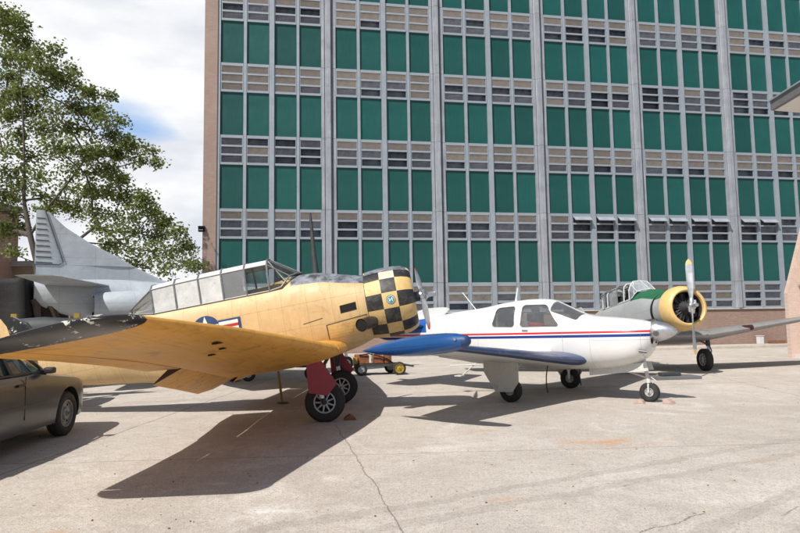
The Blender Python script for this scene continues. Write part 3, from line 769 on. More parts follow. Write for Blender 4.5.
for b in range(NB):
    x0 = b * BAY
    for k in range(3):
        xc = x0 + (k + 1) * PW + sum(MW[:k]) + MW[k] / 2; d = .10 if k == 1 else .07
        q = MB(); q.box((xc, .05 - d / 2, (SILL + HT) / 2), (MW[k] - .02, d + .06, HT - SILL - .02)); q.build('mullion', 'frame', bld)
    # pilaster between bays
    g0 = x0 + WID; gw = BAY - WID
    q = MB(); a = .02
    poly = [(g0 + .006, .10), (g0 + .006, -.04), (g0 + .15, -.04), (g0 + .17, .02), (g0 + .22, -.02), (g0 + .25, -.17), (g0 + .45, -.17), (g0 + .48, -.02), (g0 + .53, .04), (g0 + .57, -.03), (g0 + gw - .006, -.03), (g0 + gw - .006, .10)]
    zz = [.10] + [ZB + k * ST - .02 for k in range(NS + 1)]
    zz[0] = SILL + .02
    for k in range(len(zz) - 1): q.prism(poly, zz[k] + (.012 if k else 0), zz[k + 1], 'xy')
    q.build('pilaster', 'pilaster', bld)
q = MB(); q.box((-.085, .0, (SILL + HT) / 2), (.13, .10, HT - SILL)); q.build('mullion', 'frame', bld)

# window unit meshes, local origin at the bottom centre of the unit
WH = ST - GH
rows = [(.11, .44), (.525, .865), (.95, 1.29)]
def window_frame(hw, H, rws, opened=False):
    m_ = MB(); z = 0; zs = [0] + [v for r in rws for v in r] + [H]
    for i in range(0, len(zs), 2):
        m_.box((0, .015, (zs[i] + zs[i + 1]) / 2), (2 * hw, .09, zs[i + 1] - zs[i]))
    for s in (-1, 1):
        m_.box((s * (hw - .02), .017, H / 2), (.04, .083, H - .01))
    if opened:
        zt = rws[-1][1] - .005; L = .36; a = radians(50)
        R = Matrix.Rotation(-a, 3, 'X')
        def pp(x, v): return Vector((x, -.035, zt)) + R @ Vector((x * 0, 0, -v))
        for (xa, xb, va, vb) in ((-hw + .05, hw - .05, 0, .035), (-hw + .05, hw - .05, L - .035, L), (-hw + .05, -hw + .085, .035, L - .035), (hw - .085, hw - .05, .035, L - .035)):
            xc, vc = (xa + xb) / 2, (va + vb) / 2
            p_ = pp(xc, vc); p_.x = xc; m_.box(p_, (xb - xa, .03, vb - va), rot=R)
        p_ = pp(0, L / 2); m_.box(p_, (2 * hw - .17, .008, L - .07), 1, rot=R)
    return m_
def pane_mb(hw, rws, skip=None):
    m_ = MB()
    for i, (a, b) in enumerate(rws):
        if skip == i: continue
        m_.add([(-hw + .04, .03, a), (hw - .04, .03, a), (hw - .04, .03, b), (-hw + .04, .03, b)], [(0, 1, 2, 3)])
    return m_
def blind_mb(hw, rws, code):
    m_ = MB()
    for i, (a, b) in enumerate(rws):
        c = code[i]
        yb = {0: .042, 1: .042, 2: .042}[c] if c < 2 else .30
        zlo = a
        if c == 3: c = 2
        m_.add([(-hw, yb, zlo - .03), (hw, yb, zlo - .03), (hw, yb, b + .03), (-hw, yb, b + .03)], [(0, 1, 2, 3)], [0, 1, 2][c])
        if c == 2:
            m_.add([(-hw, .06, b + .03), (hw, .06, b + .03), (hw, .30, b + .03), (-hw, .30, b + .03)], [(0, 1, 2, 3)], 2)
            m_.add([(hw, .06, a - .03), (hw, .06, b + .03), (hw, .30, b + .03), (hw, .30, a - .03)], [(0, 1, 2, 3)], 2)
            m_.add([(-hw, .06, a - .03), (hw, .06, a - .03), (hw, .30, a - .03), (-hw, .30, a - .03)], [(0, 1, 2, 3)], 2)
            m_.add([(-hw, .06, a - .03), (-hw, .06, b + .03), (-hw, .30, b + .03), (-hw, .30, a - .03)], [(0, 1, 2, 3)], 2)
    return m_
rows0 = [(.10, .40), (.53, .85), (.96, 1.26)]
HW = PW / 2
rnd = random.Random(11)
# share of beige blinds (top, middle, bottom row) per band and bay
base_code = {}
def codes(band, bay, c):
    pr = {0: (.9, .6, .12), 1: (.9, .06, .08), 2: (.9, .35, .12), 3: (.95, .30, .2), 4: (.85, .45, .35)}.get(band, (.8, .4, .3))
    if band == 3 and bay == 0: pr = (1, .75, .7)
    if band == 3 and bay == 1: pr = (1, .6, .1)
    if band == 4 and bay == 0: pr = (.95, .25, .1)
    if band == 4 and bay == 1: pr = (.95, .9, .6)
    if band == 4 and bay == 4: pr = (.5, .3, .15)
    if band == 0 and bay >= 4: pr = (.8, .6, .0)
    key = (band, bay)
    if key not in base_code: base_code[key] = [rnd.random() < p for p in pr]
    out = []
    for q in range(3):
        on = base_code[key][q] if rnd.random() < .72 else rnd.random() < pr[q]
        out.append(0 if on else (1 if rnd.random() < .62 else 2))
    return (out[2], out[1], out[0])
meshes = {}
def shared(key, fn, mats, name):
    if key not in meshes:
        o = fn().build(name, mats, None, fix=False); meshes[key] = o.data; bpy.data.objects.remove(o)
    return meshes[key]
def inst(name, me, parent, loc=None):
    o = bpy.data.objects.new(name, me); COL.objects.link(o); o.parent = parent
    if loc: o.location = loc
    return o
rest_f = MB(); rest_p = MB(); rest_b = MB(); rest_g = MB()
def addto(mb, src, loc, mi_off=0):
    o = len(mb.v)
    mb.v += [(v[0] + loc[0], v[1] + loc[1], v[2] + loc[2]) for v in src.v]
    mb.f += [tuple(o + i for i in f) for f in src.f]; mb.mi += [m + mi_off for m in src.mi]
nwin = npan = 0
order = []
for b in range(NB):
    for k in range(4):
        for band in range(NS + 1):
            vis = (b <= 4 or (b == 5 and k <= 2)) and band <= 4
            if band == 0 and (b <= 1 or (b == 2) or (b == 3 and k < 1)): vis = False
            if b == 5 and k == 2 and band < 3: vis = False
            order.append((b, k, band, vis))
for b, k, band, vis in order:
    x = b * BAY + colx[k]
    opened = band == 1 and (b >= 4 or (b == 3 and k > 0)) and b < 6
    code = codes(band, b, k)
    if opened: code = (2 if rnd.random() < .8 else 1, 2 if rnd.random() < .8 else 1, 2)
    z = ZB + (band - 1) * ST + GH if band > 0 else SILL
    H = WH if band > 0 else ZB - SILL
    rw = rows if band > 0 else rows0
    if vis and nwin < 100:
        nwin += 1
        fo = inst('window', shared(('f', band > 0, opened), lambda: window_frame(HW - .003, H - .006, rw, opened), ['frame', 'hopper_glass'], 'window'), bld, (x, 0, z + .003))
        inst('pane', shared(('p', band > 0, opened), lambda: pane_mb(HW, rw, 2 if opened else None), ['winglass'], 'pane'), fo)
        inst('blind', shared(('b', band > 0, code), lambda: blind_mb(HW, rw, code), ['blind', 'blind2', 'room'], 'blind'), fo)
    else:
        addto(rest_f, window_frame(HW - .003, H - .006, rw, False), (x, 0, z + .003), 0)
        addto(rest_f, pane_mb(HW, rw, 2 if opened else None), (x, 0, z + .003), 1)
        addto(rest_f, blind_mb(HW, rw, code), (x, 0, z + .003), 2)
    if band < NS:
        zp = ZB + band * ST
        pvis = (b <= 4 or (b == 5 and k <= 2)) and band <= 4 and not (band == 4 and b == 0) and not (band == 0 and b == 0 and k < 2) and not (b == 5 and k == 2 and band < 3)
        def pan():
            m_ = MB(); m_.box((0, .06, GH / 2), (PW - .012, .04, GH - .01)); return m_
        if pvis and npan < 100:
            npan += 1
            inst('green_panel', shared('g', pan, ['panel'], 'green_panel'), bld, (x, 0, zp))
        else: addto(rest_g, pan(), (x, 0, zp))
tag(rest_f.build('window', ['frame', 'winglass', 'blind', 'blind2', 'room'], bld, fix=False), kind='stuff')
tag(rest_g.build('green_panel', 'panel', bld, fix=False), kind='stuff')

# wall lamp on the brick end
L0 = bl(-.79, 6.02, -.02)
lamp = thing('wall_lamp', 'small black security lamp on the brick corner of the building', 'lamp', L0, (0, 0, YAW))
q = MB(); q.box((.0, -.08, 0), (.30, .2, .26)); q.box((-.02, -.22, .06), (.24, .12, .1)); q.build('lamp_housing', 'black', lamp, bevel=.01)
q = MB(); q.box((-.02, -.19, -.055), (.18, .05, .05)); q.build('lamp_lens', 'alu', lamp)

# pavement strip before the school
q = MB(); q.box((LEN / 2, -1.05, .06), (LEN + 6, 1.9, .12)); pv = q.build('pavement', 'ground')
pv.location = (BX, BY, 0); pv.rotation_euler = (0, 0, YAW); tag(pv, kind='structure')
# bits standing along the wall
def wallspot(s, y, z=0): return bl(s, z, y)
t = thing('utility_box', 'small white metal box standing at the foot of the brick wall', 'box', wallspot(27.75, -.45, .12), (0, 0, YAW))
q = MB(); q.box((0, 0, .2), (.28, .22, .40)); q.build('cabinet', 'box_white', t, bevel=.015)
q = MB(); q.box((0, 0, .42), (.32, .26, .04)); q.build('lid', 'sill', t, bevel=.008)
t = thing('timber_pile', 'low pile of brown timber lying at the foot of the brick wall', 'timber', wallspot(28.7, -.5, .12), (0, 0, YAW))
for k in range(4):
    q = MB(); q.box((random.uniform(-.1, .1), -.12 + .1 * (k % 3), .05 + .09 * (k // 3)), (1.0, .09, .05), rot=Matrix.Rotation(random.uniform(-.1, .1), 3, 'Z')); q.build('plank', 'rust', t)

# ------------------------------------------------------------------ pier and canopy at the right
pier = thing('brick_pier', 'pale pink brick abutment with a sloping upper edge at the right', 'wall', (14.93, 24.0, 0), (0, 0, 0))
q = MB(); q.prism([(0, .0), (.0, 2.5), (.75, 4.9), (2.1, 9.2), (6.0, 9.2), (6.0, .0)], 0, .22, 'xz'); q.build('wall_face', 'brick_pale', pier)
q = MB(); q.box((3.06, .11, .06), (6.0, .36, .12)); q.build('footing', 'sill', pier)
can = thing('entrance_canopy', 'flat canopy with grey metal fascia and white soffit jutting in above', 'canopy', (12.31, 20.02, 8.38), (0, 0, .0))
poly = [(0, 0), (9, .6), (9, -5.2), (-1.45, -4.6)]
pts = [(0, 0), (9, 2.3), (9, -8), (-.34, -8)]
q = MB(); q.prism(pts, 0.0, .29, 'xy'); q.build('fascia', 'fascia', can)
q = MB(); q.prism([(.10, -.06), (8.8, 2.15), (8.8, -7.8), (-.2, -7.8)], -.03, -.004, 'xy'); q.build('soffit', 'soffit', can)
q = MB(); q.prism([(-.05, .05), (9.1, 2.4), (9.1, -8.1), (-.40, -8.1)], .293, .34, 'xy'); q.build('roof_edge', 'frame', can)
q = MB(); q.box((6.5, -3, -4.2), (.5, .5, 8.36)); q.build('post', 'fascia', can)

# ------------------------------------------------------------------ low buildings at the left
b2 = thing('tan_shed', 'low tan flat-roofed building beyond the tree', 'building', (-26, 33, 0))
q = MB(); q.box((0, 3, 2.4), (17, 6, 4.8)); q.build('wall', 'tan_wall', b2)
q = MB(); q.box((0, 3, 4.95), (17.4, 6.4, .28)); q.build('roof', 'roofgrey', b2)
for k in range(5):
    q = MB(); q.box((-6 + 3 * k, -.03, 2.6), (1.6, .06, 1.2)); q.build('window', 'glass_dark', b2)
b3 = thing('brick_building', 'narrow strip of a brick building at the left edge', 'building', (-22.6, 30.5, 0))
q = MB(); q.box((-2, 1.5, 3.9), (7.9, 2.8, 7.8)); q.build('wall', 'brick_pink', b3)
q = MB(); q.box((-2, 1.5, 7.9), (8.2, 3.1, .25)); q.build('roof', 'roofgrey', b3)
# ------------------------------------------------------------------ TREE
CL = [(-14.8, 22.8, 13.5, 0.33), (-15.3, 24.2, 13.9, 0.31), (-15.3, 23.4, 13.2, 0.34), (-15.3, 24.5, 13.2, 0.35), (-15.0, 24.6, 12.9, 0.32), (-14.3, 22.1, 11.6, 0.43), (-13.6, 21.9, 11.3, 0.35), (-16.3, 25.5, 12.2, 0.49), (-13.1, 22.9, 12.2, 0.22), (-13.5, 22.8, 11.9, 0.18), (-15.7, 26.2, 12.7, 0.51), (-13.7, 23.9, 11.7, 0.35), (-13.8, 25.5, 12.4, 0.25), (-13.3, 23.9, 11.3, 0.31), (-13.1, 24.6, 11.4, 0.36), (-11.5, 22.5, 10.3, 0.18), (-15.4, 24.6, 11.2, 0.4), (-16.6, 25.6, 11.4, 0.41), (-14.2, 24.1, 10.9, 0.35), (-15.2, 25.1, 10.6, 0.4), (-15.8, 24.8, 10.3, 0.48), (-12.5, 22.1, 9.4, 0.39), (-13.3, 25.1, 10.6, 0.36), (-12.2, 24.4, 10.3, 0.27), (-11.0, 23.1, 10.4, 0.15), (-10.6, 21.9, 9.1, 0.28), (-11.7, 25.6, 10.2, 0.21), (-12.9, 23.9, 9.4, 0.42), (-14.5, 25.0, 9.7, 0.4), (-16.0, 25.7, 9.7, 0.5), (-12.6, 24.9, 9.6, 0.36), (-12.2, 25.9, 9.7, 0.33), (-10.4, 23.5, 8.7, 0.3), (-10.4, 25.3, 8.9, 0.28), (-9.4, 23.8, 7.9, 0.15), (-16.8, 25.9, 9.1, 0.5), (-15.5, 25.7, 8.8, 0.45), (-12.4, 22.2, 8.1, 0.29), (-11.9, 22.4, 8.2, 0.32), (-11.3, 22.8, 8.1, 0.33), (-12.0, 26.0, 8.9, 0.34), (-10.1, 23.7, 8.0, 0.23), (-15.5, 24.6, 7.8, 0.47), (-13.6, 23.1, 7.3, 0.3), (-12.9, 24.0, 7.8, 0.31), (-11.9, 23.5, 7.5, 0.34), (-11.1, 23.3, 7.5, 0.3), (-11.0, 24.4, 7.4, 0.31), (-15.0, 24.4, 7.1, 0.47), (-16.6, 25.8, 7.2, 0.41), (-14.3, 24.8, 6.9, 0.32), (-14.1, 25.9, 7.5, 0.33), (-13.1, 25.6, 7.2, 0.37), (-12.5, 26.2, 7.3, 0.38), (-11.1, 24.8, 6.8, 0.32), (-9.4, 22.5, 6.2, 0.29), (-16.0, 25.6, 6.4, 0.33), (-14.5, 26.0, 6.8, 0.29), (-13.6, 25.8, 6.6, 0.33), (-12.0, 24.3, 6.1, 0.35), (-11.5, 24.9, 6.1, 0.36), (-9.8, 22.7, 5.7, 0.33), (-10.2, 25.5, 6.3, 0.25), (-9.4, 24.3, 5.7, 0.27), (-11.2, 23.1, 5.3, 0.3), (-10.0, 22.1, 5.0, 0.32), (-10.8, 25.6, 5.5, 0.37), (-10.2, 26.2, 5.4, 0.34), (-8.0, 22.2, 5.0, 0.21), (-11.9, 25.3, 4.9, 0.28), (-10.3, 23.6, 4.5, 0.34), (-9.1, 22.5, 4.3, 0.33), (-8.6, 23.1, 4.4, 0.33), (-8.7, 25.2, 4.8, 0.24), (-10.6, 25.6, 4.1, 0.33), (-8.3, 22.0, 3.7, 0.32), (-8.5, 24.5, 4.1, 0.32), (-7.2, 22.0, 3.7, 0.18), (-15.9, 25.0, 5.5, 0.24), (-14.6, 23.3, 4.5, 0.19), (-11.3, 25.7, 4.1, 0.29), (-16.1, 26.1, 5.8, 0.21)]
TR = (-14.0, 24.2)
tree = thing('plane_tree', 'tall leafy plane tree rising behind the grey jet tail', 'tree', (TR[0], TR[1], 0))
rt = random.Random(5)
# the side of the crown outside the picture
for k in range(75):
    a = rt.uniform(pi * .62, pi * 1.5); R = rt.uniform(1.5, 5.6); z = rt.uniform(5.2, 13.2)
    if R > 6.4 - abs(z - 8.5) * .55: continue
    x, y = -16.2 + R * cos(a), 24.2 + R * sin(a)
    if x > -17.2: continue
    CL.append((x, y, z, rt.uniform(.3, .5)))
# extra depth behind/in front so that the crown is a volume
for (x, y, z, r) in list(CL[:82]):
    if rt.random() < .42 and z > 4.6: CL.append((x * (1 + .0), y, z, r))
trunk_pts = [Vector((-14.0, 24.2, 0)), Vector((-14.05, 24.2, 2.0)), Vector((-14.2, 24.2, 4.1)), Vector((-14.5, 24.2, 5.2)), Vector((-14.8, 24.2, 6.6)), Vector((-14.9, 24.3, 8.2)), Vector((-15.0, 24.3, 9.8)), Vector((-15.1, 24.2, 11.6)), Vector((-15.2, 24.1, 12.8))]
nodes = [[p, i - 1, 0] for i, p in enumerate(trunk_pts)]
main2 = [Vector((-13.4, 24.0, 4.0)), Vector((-12.6, 24.0, 4.9)), Vector((-11.7, 24.0, 5.6)), Vector((-10.8, 24.0, 6.1)), Vector((-10.0, 23.8, 6.2))]
prev = 1
for p in main2: nodes.append([p, prev, 0]); prev = len(nodes) - 1
main3 = [Vector((-14.0, 24.3, 6.2)), Vector((-13.2, 24.5, 7.4)), Vector((-12.5, 24.5, 8.4)), Vector((-11.8, 24.5, 9.0))]
prev = 3
for p in main3: nodes.append([p, prev, 0]); prev = len(nodes) - 1
base = Vector((-14.2, 24.2, 4.5))
for (x, y, z, r) in sorted(CL, key=lambda c: (Vector(c[:3]) - base).length):
    P = Vector((x, y, z)); best = None
    for i, nd in enumerate(nodes):
        if i == 0 : continue
        d = (P - nd[0]).length + (0.25 if nd[0].z > P.z + .3 else 0) * 3 + .12 * (nd[0] - base).length
        if best is None or d < best[0]: best = (d, i)
    q = nodes[best[1]][0]; L = (P - q).length; n = max(1, int(L / .8)); pi_ = best[1]
    for s in range(1, n + 1):
        t = s / n; p = q.lerp(P, t) + Vector((rt.uniform(-.12, .12), rt.uniform(-.12, .12), sin(pi * t) * .12 * L * .4 + rt.uniform(-.08, .08)))
        nodes.append([p, pi_, 0]); pi_ = len(nodes) - 1
w_ = [0.0] * len(nodes)
kids = [0] * len(nodes)
for nd in nodes:
    if nd[1] >= 0: kids[nd[1]] += 1
area = [0.0] * len(nodes)
for i in range(len(nodes) - 1, -1, -1):
    if kids[i] == 0: area[i] = .016 ** 2
    area[i] = max(area[i], .016 ** 2)
    if nodes[i][1] >= 0: area[nodes[i][1]] += area[i] * 1.0
for nd in nodes[9:]:
    if nd[0].z > 5.0 and rt.random() < .16: CL.append((nd[0].x, nd[0].y, nd[0].z, .2))
tb = MB(); lb = MB(); rootp = Vector((TR[0], TR[1], 0))
for i, nd in enumerate(nodes):
    if nd[1] < 0: continue
    a, b = nodes[nd[1]][0] - rootp, nd[0] - rootp
    ra, rb = min(.30, sqrt(area[nd[1]]) * 1.0), min(.30, sqrt(area[i]) * 1.0)
    if i >= 9 and ra > rb * 1.6: ra = rb * 1.3
    if i == 1: ra = .36
    (tb if i < len(trunk_pts) else lb).tube([a, b], [ra, rb], 8 if ra > .06 else 5, cap=False)
tb.build('trunk', 'bark', tree, smooth=60, fix=False)
lb.build('branches', 'bark', tree, smooth=60, fix=False)
lf = MB()
def leaf(c, s):
    n = Vector((rt.gauss(0, .6), rt.gauss(0, .6), rt.uniform(.2, 1))).normalized()
    u = n.orthogonal().normalized(); u.rotate(Matrix.Rotation(rt.uniform(0, 2 * pi), 3, n)); v = n.cross(u)
    dr = n * (-.25 * s)
    lf.add([c - u * s * .1, c + u * s * .42 + v * s * .5 + dr * .6, c + v * s * 1.05 + dr, c - u * s * .42 + v * s * .5 + dr * .6], [(0, 1, 2, 3)])
for (x, y, z, r) in CL:
    c = Vector((x, y, z)) - rootp; r *= 1.55
    nt_ = int(18 + r * 36)
    for k in range(nt_):
        d = Vector((rt.gauss(0, 1), rt.gauss(0, 1), rt.gauss(0, .75))); d = d.normalized() * r * rt.random() ** .5 * rt.choice((.7, 1, 1.15))
        tw = c + d; 
        for j in range(rt.randint(5, 9)):
            leaf(tw + Vector((rt.gauss(0, .13), rt.gauss(0, .13), rt.gauss(0, .09))), rt.uniform(.07, .145))
tag(lf.build('crown', 'leaf', tree, fix=False))

# ------------------------------------------------------------------ GREY JET (tail seen above the trainer's wing)
JH = (.82, .572); JYAW = atan2(JH[1], JH[0]); 
jet = thing('grey_jet', 'pale grey jet fighter with tall swept tail fin parked behind the yellow trainer', 'jet', (-9.45, 16.0, 0), (0, 0, JYAW))
J = Fus([(0.0, .16, 2.84, 2.32, 2.58, 2.0), (.3, .24, 2.86, 2.12, 2.5, 2.0), (1.0, .31, 2.89, 1.88, 2.4, 2.0), (1.9, .36, 2.91, 1.72, 2.35, 2.0), (3.0, .62, 2.86, 1.62, 2.25, 2.0), (4.0, .72, 2.78, 1.42, 2.12, 2.1), (6.0, .80, 2.78, 1.35, 2.05, 2.2), (7.6, .66, 2.75, 1.35, 2.02, 2.2), (9.2, .46, 2.45, 1.38, 1.95, 2.1), (10.6, .22, 2.1, 1.55, 1.85, 2.0), (11.3, .03, 1.88, 1.8, 1.84, 2.0)])
q = MB(); J.mesh(q, frange(0.0, 11.3, 50), 40); q.build('fuselage', 'jet', jet, smooth=50)
for s in (-1, 1):
    q = MB(); q.lathe([(1.34, .31), (1.31, .335), (1.34, .36), (2.4, .43), (4.2, .50), (5.2, .42)], (0, s * .52, 2.16), 'x', 32); q.lathe([(1.34, .31), (1.9, .26), (2.4, .001)], (0, s * .52, 2.16), 'x', 32, mi=1); q.build('exhaust', ['jet', 'black'], jet, smooth=50)
def jfin(rows, name, mat, par=jet):
    mb2 = MB(); rings = []
    for z, x, c, th in rows: rings.append([Vector((x - u * c, v * c, z)) for u, v in foil(th, 0, 12)])
    mb2.loft(rings); return mb2.build(name, mat, par, smooth=35)
LEJ = [(2.76, 4.5), (2.83, 3.7), (2.92, 3.2), (3.2, 2.58), (3.52, 2.03), (3.89, 1.28), (4.28, .68), (4.55, .40), (4.66, .30)]
HJ = lambda z: .68 - (z - 3.28) * .335
mb2 = MB()
mb2.loft([[Vector((le - u * (le - .03), v * (le - .03), z)) for u, v in foil(.035, 0, 12)] for z, le in LEJ[:3] + [(3.265, 2.47)]])
mb2.loft([[Vector((le - u * (le - HJ(z) - .012), v * max(.5, le - .03) * .9, z)) for u, v in foil(.06, 0, 12)] for z, le in [(3.27, 2.46)] + LEJ[4:]])
fin = mb2.build('fin', 'jet', jet, smooth=35)
mb2 = MB(); mb2.loft([[Vector((HJ(z) - u * HJ(z), v * .55, z)) for u, v in foil(.075, 0, 12)] for z in (3.275, 3.6, 3.9, 4.2, 4.5, 4.64, 4.69)])
rud = mb2.build('rudder', 'jet', jet, smooth=35)
q = MB()
for k in range(9):
    z = 3.32 + k * .145
    for s in (-1, 1): q.tube([(.02, s * .008, z), (.22 + .022 * (8 - k), s * .022, z - .008)], .014, 5)
q.build('rudder_ribs', 'jet_dark', rud)
q = MB()
for s in (-1, 1):
    q.tube([(.56, s * .03, 3.28), (HJ(3.34), s * .03, 3.34), (HJ(4.66), s * .028, 4.66)], .012, 5); q.tube([(.0, s * .010, 3.272), (.56, s * .03, 3.272)], .012, 5)
q.build('rudder_seam', 'jet_dark', rud)
for s in (-1, 1):
    q = MB(); q.loft(wing_rings([(.12, 1.85, 2.72, 1.60, .06), (1.85, .42, 2.84, .95, .05), (1.98, .22, 2.85, .65, .03)], s, 0, 1, camber=0, inc=0)); q.build('stabilizer', 'jet', jet, smooth=35)
    q = MB(); q.loft(wing_rings([(.5, 7.4, 1.60, 4.2, .05), (2.6, 5.6, 1.58, 2.5, .05), (4.1, 4.3, 1.55, 1.1, .04)], s, 0, 1, camber=0, inc=0)); q.build('wing', 'jet', jet, smooth=35)
    q = MB(); q.tube([(5.0, s * 1.2, 1.5), (4.95, s * 1.2, .35)], .06, 10); q.build('gear_leg', 'white', jet)
    make_wheel(jet, (4.95, s * 1.08, .31), .31, .16, .17)
    q = MB(); q.tube([(7.3, s * .70, 2.35), (7.9, s * .66, 2.35)], [.30, .27], 16); q.build('air_intake', 'jet', jet, smooth=50)
q = MB(); q.tube([(9.2, 0, 1.5), (9.25, 0, .25)], .055, 10); q.build('gear_leg', 'white', jet)
make_wheel(jet, (9.25, 0, .24), .24, .14, .13)
q = MB(); CJ = Fus([(7.0, .12, 2.8, 2.5, 2.6, 2), (7.7, .33, 2.92, 2.4, 2.55, 2), (8.5, .33, 2.86, 2.3, 2.45, 2), (9.5, .08, 2.42, 2.2, 2.3, 2)]); CJ.mesh(q, frange(7.0, 9.5, 18), 24); q.build('canopy', 'glass_dark', jet, smooth=60)
# torn dark patch under the tail cone
q = MB(); q.tube([(.02, -.0, 2.36), (.06, 0, 2.2), (.12, 0, 1.7), (.10, 0, 1.2)], [.13, .11, .07, .05], 8); q.tube([(.35, -.05, 2.35), (.6, -.05, 1.65)], [.14, .05], 8)
q.build('tail_hook', 'jet_burnt', jet, smooth=40)

# tarpaulin covered bulk left of the jet
def tarp_mesh():
    bm = bmesh.new(); bmesh.ops.create_cube(bm, size=1)
    bmesh.ops.subdivide_edges(bm, edges=list(bm.edges), cuts=22, use_grid_fill=True)
    for v in bm.verts:
        p = v.co.copy(); x, y, z = p.x * 4.6, p.y * 2.4, (p.z + .5) * 2.95
        sag = (1 - (2 * p.x) ** 2) * .1
        flare = 1 + .10 * (1 - (p.z + .5))
        n1 = noise.noise(Vector((x * .9, y * .9, z * .5))) * .16 + noise.noise(Vector((x * 3.2, y * 3.2, z * 1.0))) * .05
        dirn = Vector((p.x, p.y * 1.5, 0)).normalized() if (abs(p.x) > .01 or abs(p.y) > .01) else Vector((0, 0, 1))
        v.co = Vector((x * flare, y * flare, z - sag)) + dirn * n1 * (1 if abs(p.x) > .45 or abs(p.y) > .45 else .2)
        if p.z > .45: v.co.z += n1 * .5 - .10 * max(0, abs(2 * p.y) - .7)
        v.co.z = max(v.co.z, 0.005)
    me = bpy.data.meshes.new('tarpaulin'); bm.to_mesh(me); bm.free(); me.materials.append(M['tarp'])
    me.polygons.foreach_set('use_smooth', [True] * len(me.polygons))
    o = bpy.data.objects.new('covered_equipment', me); COL.objects.link(o); return o
tp = tarp_mesh(); tp.location = (-11.9, 16.6, 0); tp.rotation_euler = (0, 0, .1)
tag(tp, 'bulky equipment under a black tarpaulin left of the grey jet', 'tarpaulin')
# drop tank on stands
tank = thing('drop_tank', 'dark grey streamlined fuel tank on yellow stands beneath the jet tail', 'fuel tank', (-8.15, 14.25, 0), (0, 0, .25))
q = MB(); q.lathe([(-1.3, .001), (-1.1, .10), (-.6, .22), (0, .26), (.6, .22), (1.1, .10), (1.3, .001)], (0, 0, 1.62), 'x', 28); q.build('tank_body', 'jet_dark', tank, smooth=60)
for s in (-.7, .62):
    q = MB(); q.box((s, .28, .98), (.12, .10, 1.96)); q.box((s, 0, 1.26), (.10, .66, .08)); q.box((s, -.28, .62), (.12, .10, 1.24)); q.box((s, 0, .05), (.14, .6, .1)); q.build('stand', 'eq_yellow', tank)

# ------------------------------------------------------------------ YELLOW TRAINER
near = thing('yellow_trainer', 'yellow radial-engined trainer with black and yellow checked cowl and black wing tips', 'aeroplane', (-1.22, 11.87, 0), (0, -radians(10.0), -.02))
make_trainer(near, dict(fus='yellow', deck='antiglare', cowl='cowl_yellow', check=True, fade=(1, 0), wing='yellow_wing', flapmat='yellow_scuffed', tipmat='black_worn', joint='yellow_wing', sw=(.16, -.24, -.60), trk=1.19, gz=0, finedge='black_worn', span=6.32, dh=1.87, flap=22, ail=3,
    prop=radians(62 + 180), blade='grey_blade', tip='red', hub='alu', plate='maroon', rudder='yellow', light=None, frame='frame_grey',
    canopy=[(0, 0), (0, 1), (2, 1), (1, 1), (1, 1), (1, 1), (2, 2)], open=[], noarch=[], mast=True))

# ------------------------------------------------------------------ GREY TRAINER (far right)
far = thing('grey_trainer', 'grey trainer with golden cowl ring and green nose facing the camera', 'aeroplane', (7.86, 18.93, -.115), (0, -radians(7.0), -atan2(.995, .1)))
make_trainer(far, dict(fus='grey_fus', deck='green_deck', cowl='cowl_gold', check=False, wing='grey_wing', flapmat='grey_wing', tipmat='grey_wing', joint='grey_wing', sw=(.16, -.20, -.46), trk=1.40, gz=.12, finedge='grey_fus', span=5.95, dh=1.80, flap=0, ail=0,
    prop=radians(3), blade='grey_blade', tip='cowl_gold', hub='alu', plate=None, rudder='green_deck', light='maroon_dark', frame='canopy_white',
    canopy=[(2, 2)] * 7, open=[1, 2, 3, 4, 5], noarch=[3, 4], hoods=[(-1.75, -2.35, .02), (-2.8, -3.0, 0)], hoodframe='frame_grey', mast=False))

# ------------------------------------------------------------------ WHITE TOURER (V tail)
BN = thing('white_tourer', 'white V-tailed light aeroplane with red and blue stripes and blue tip tanks', 'aeroplane', (3.125, 13.925, 0), (0, 0, atan2(-.626, .78)))
BF = Fus([(-5.05, .05, 1.50, 1.28, 1.40, 2.0), (-4.4, .13, 1.57, 1.12, 1.38, 2.0), (-3.1, .28, 1.72, .86, 1.30, 2.1), (-2.2, .40, 1.86, .70, 1.24, 2.2), (-1.4, .49, 1.95, .60, 1.20, 2.3), (-.8, .535, 2.05, .56, 1.2, 2.4), (-.1, .55, 2.11, .55, 1.2, 2.5), (.32, .55, 2.09, .56, 1.2, 2.5),
          (.48, .55, 2.03, .57, 1.2, 2.5), (1.10, .545, 1.755, .60, 1.2, 2.5), (1.28, .54, 1.715, .61, 1.2, 2.5), (1.7, .52, 1.68, .66, 1.18, 2.5), (2.1, .46, 1.635, .76, 1.2, 2.5), (2.30, .38, 1.60, .88, 1.26, 2.3), (2.42, .27, 1.56, 1.06, 1.32, 2.1)])
q = MB(); xs = sorted(set([round(v, 3) for v in frange(-5.05, 2.42, 60)] + [.40, .48, 1.10, 1.16, 2.36, 2.40])); BF.mesh(q, xs, 56)
fus = q.build('fuselage', ['touring'], BN)
def rounded(poly, r=.07, k=5):
    out = []; n = len(poly)
    for i in range(n):
        p = Vector(poly[i]); a = (Vector(poly[i - 1]) - p); b = (Vector(poly[(i + 1) % n]) - p)
        rr = min(r, a.length * .45, b.length * .45); A = p + a.normalized() * rr; B = p + b.normalized() * rr
        for s in range(k + 1):
            t = s / k; out.append(tuple(A * (1 - t) ** 2 + p * 2 * t * (1 - t) + B * t * t))
    return out
win_r = rounded([(-.97, 1.50), (-.39, 1.49), (-.42, 1.95), (-.90, 1.92)], .09)
win_f = rounded([(-.24, 1.49), (.66, 1.50), (.32, 1.97), (-.24, 1.97)], .08)
cut = MB()
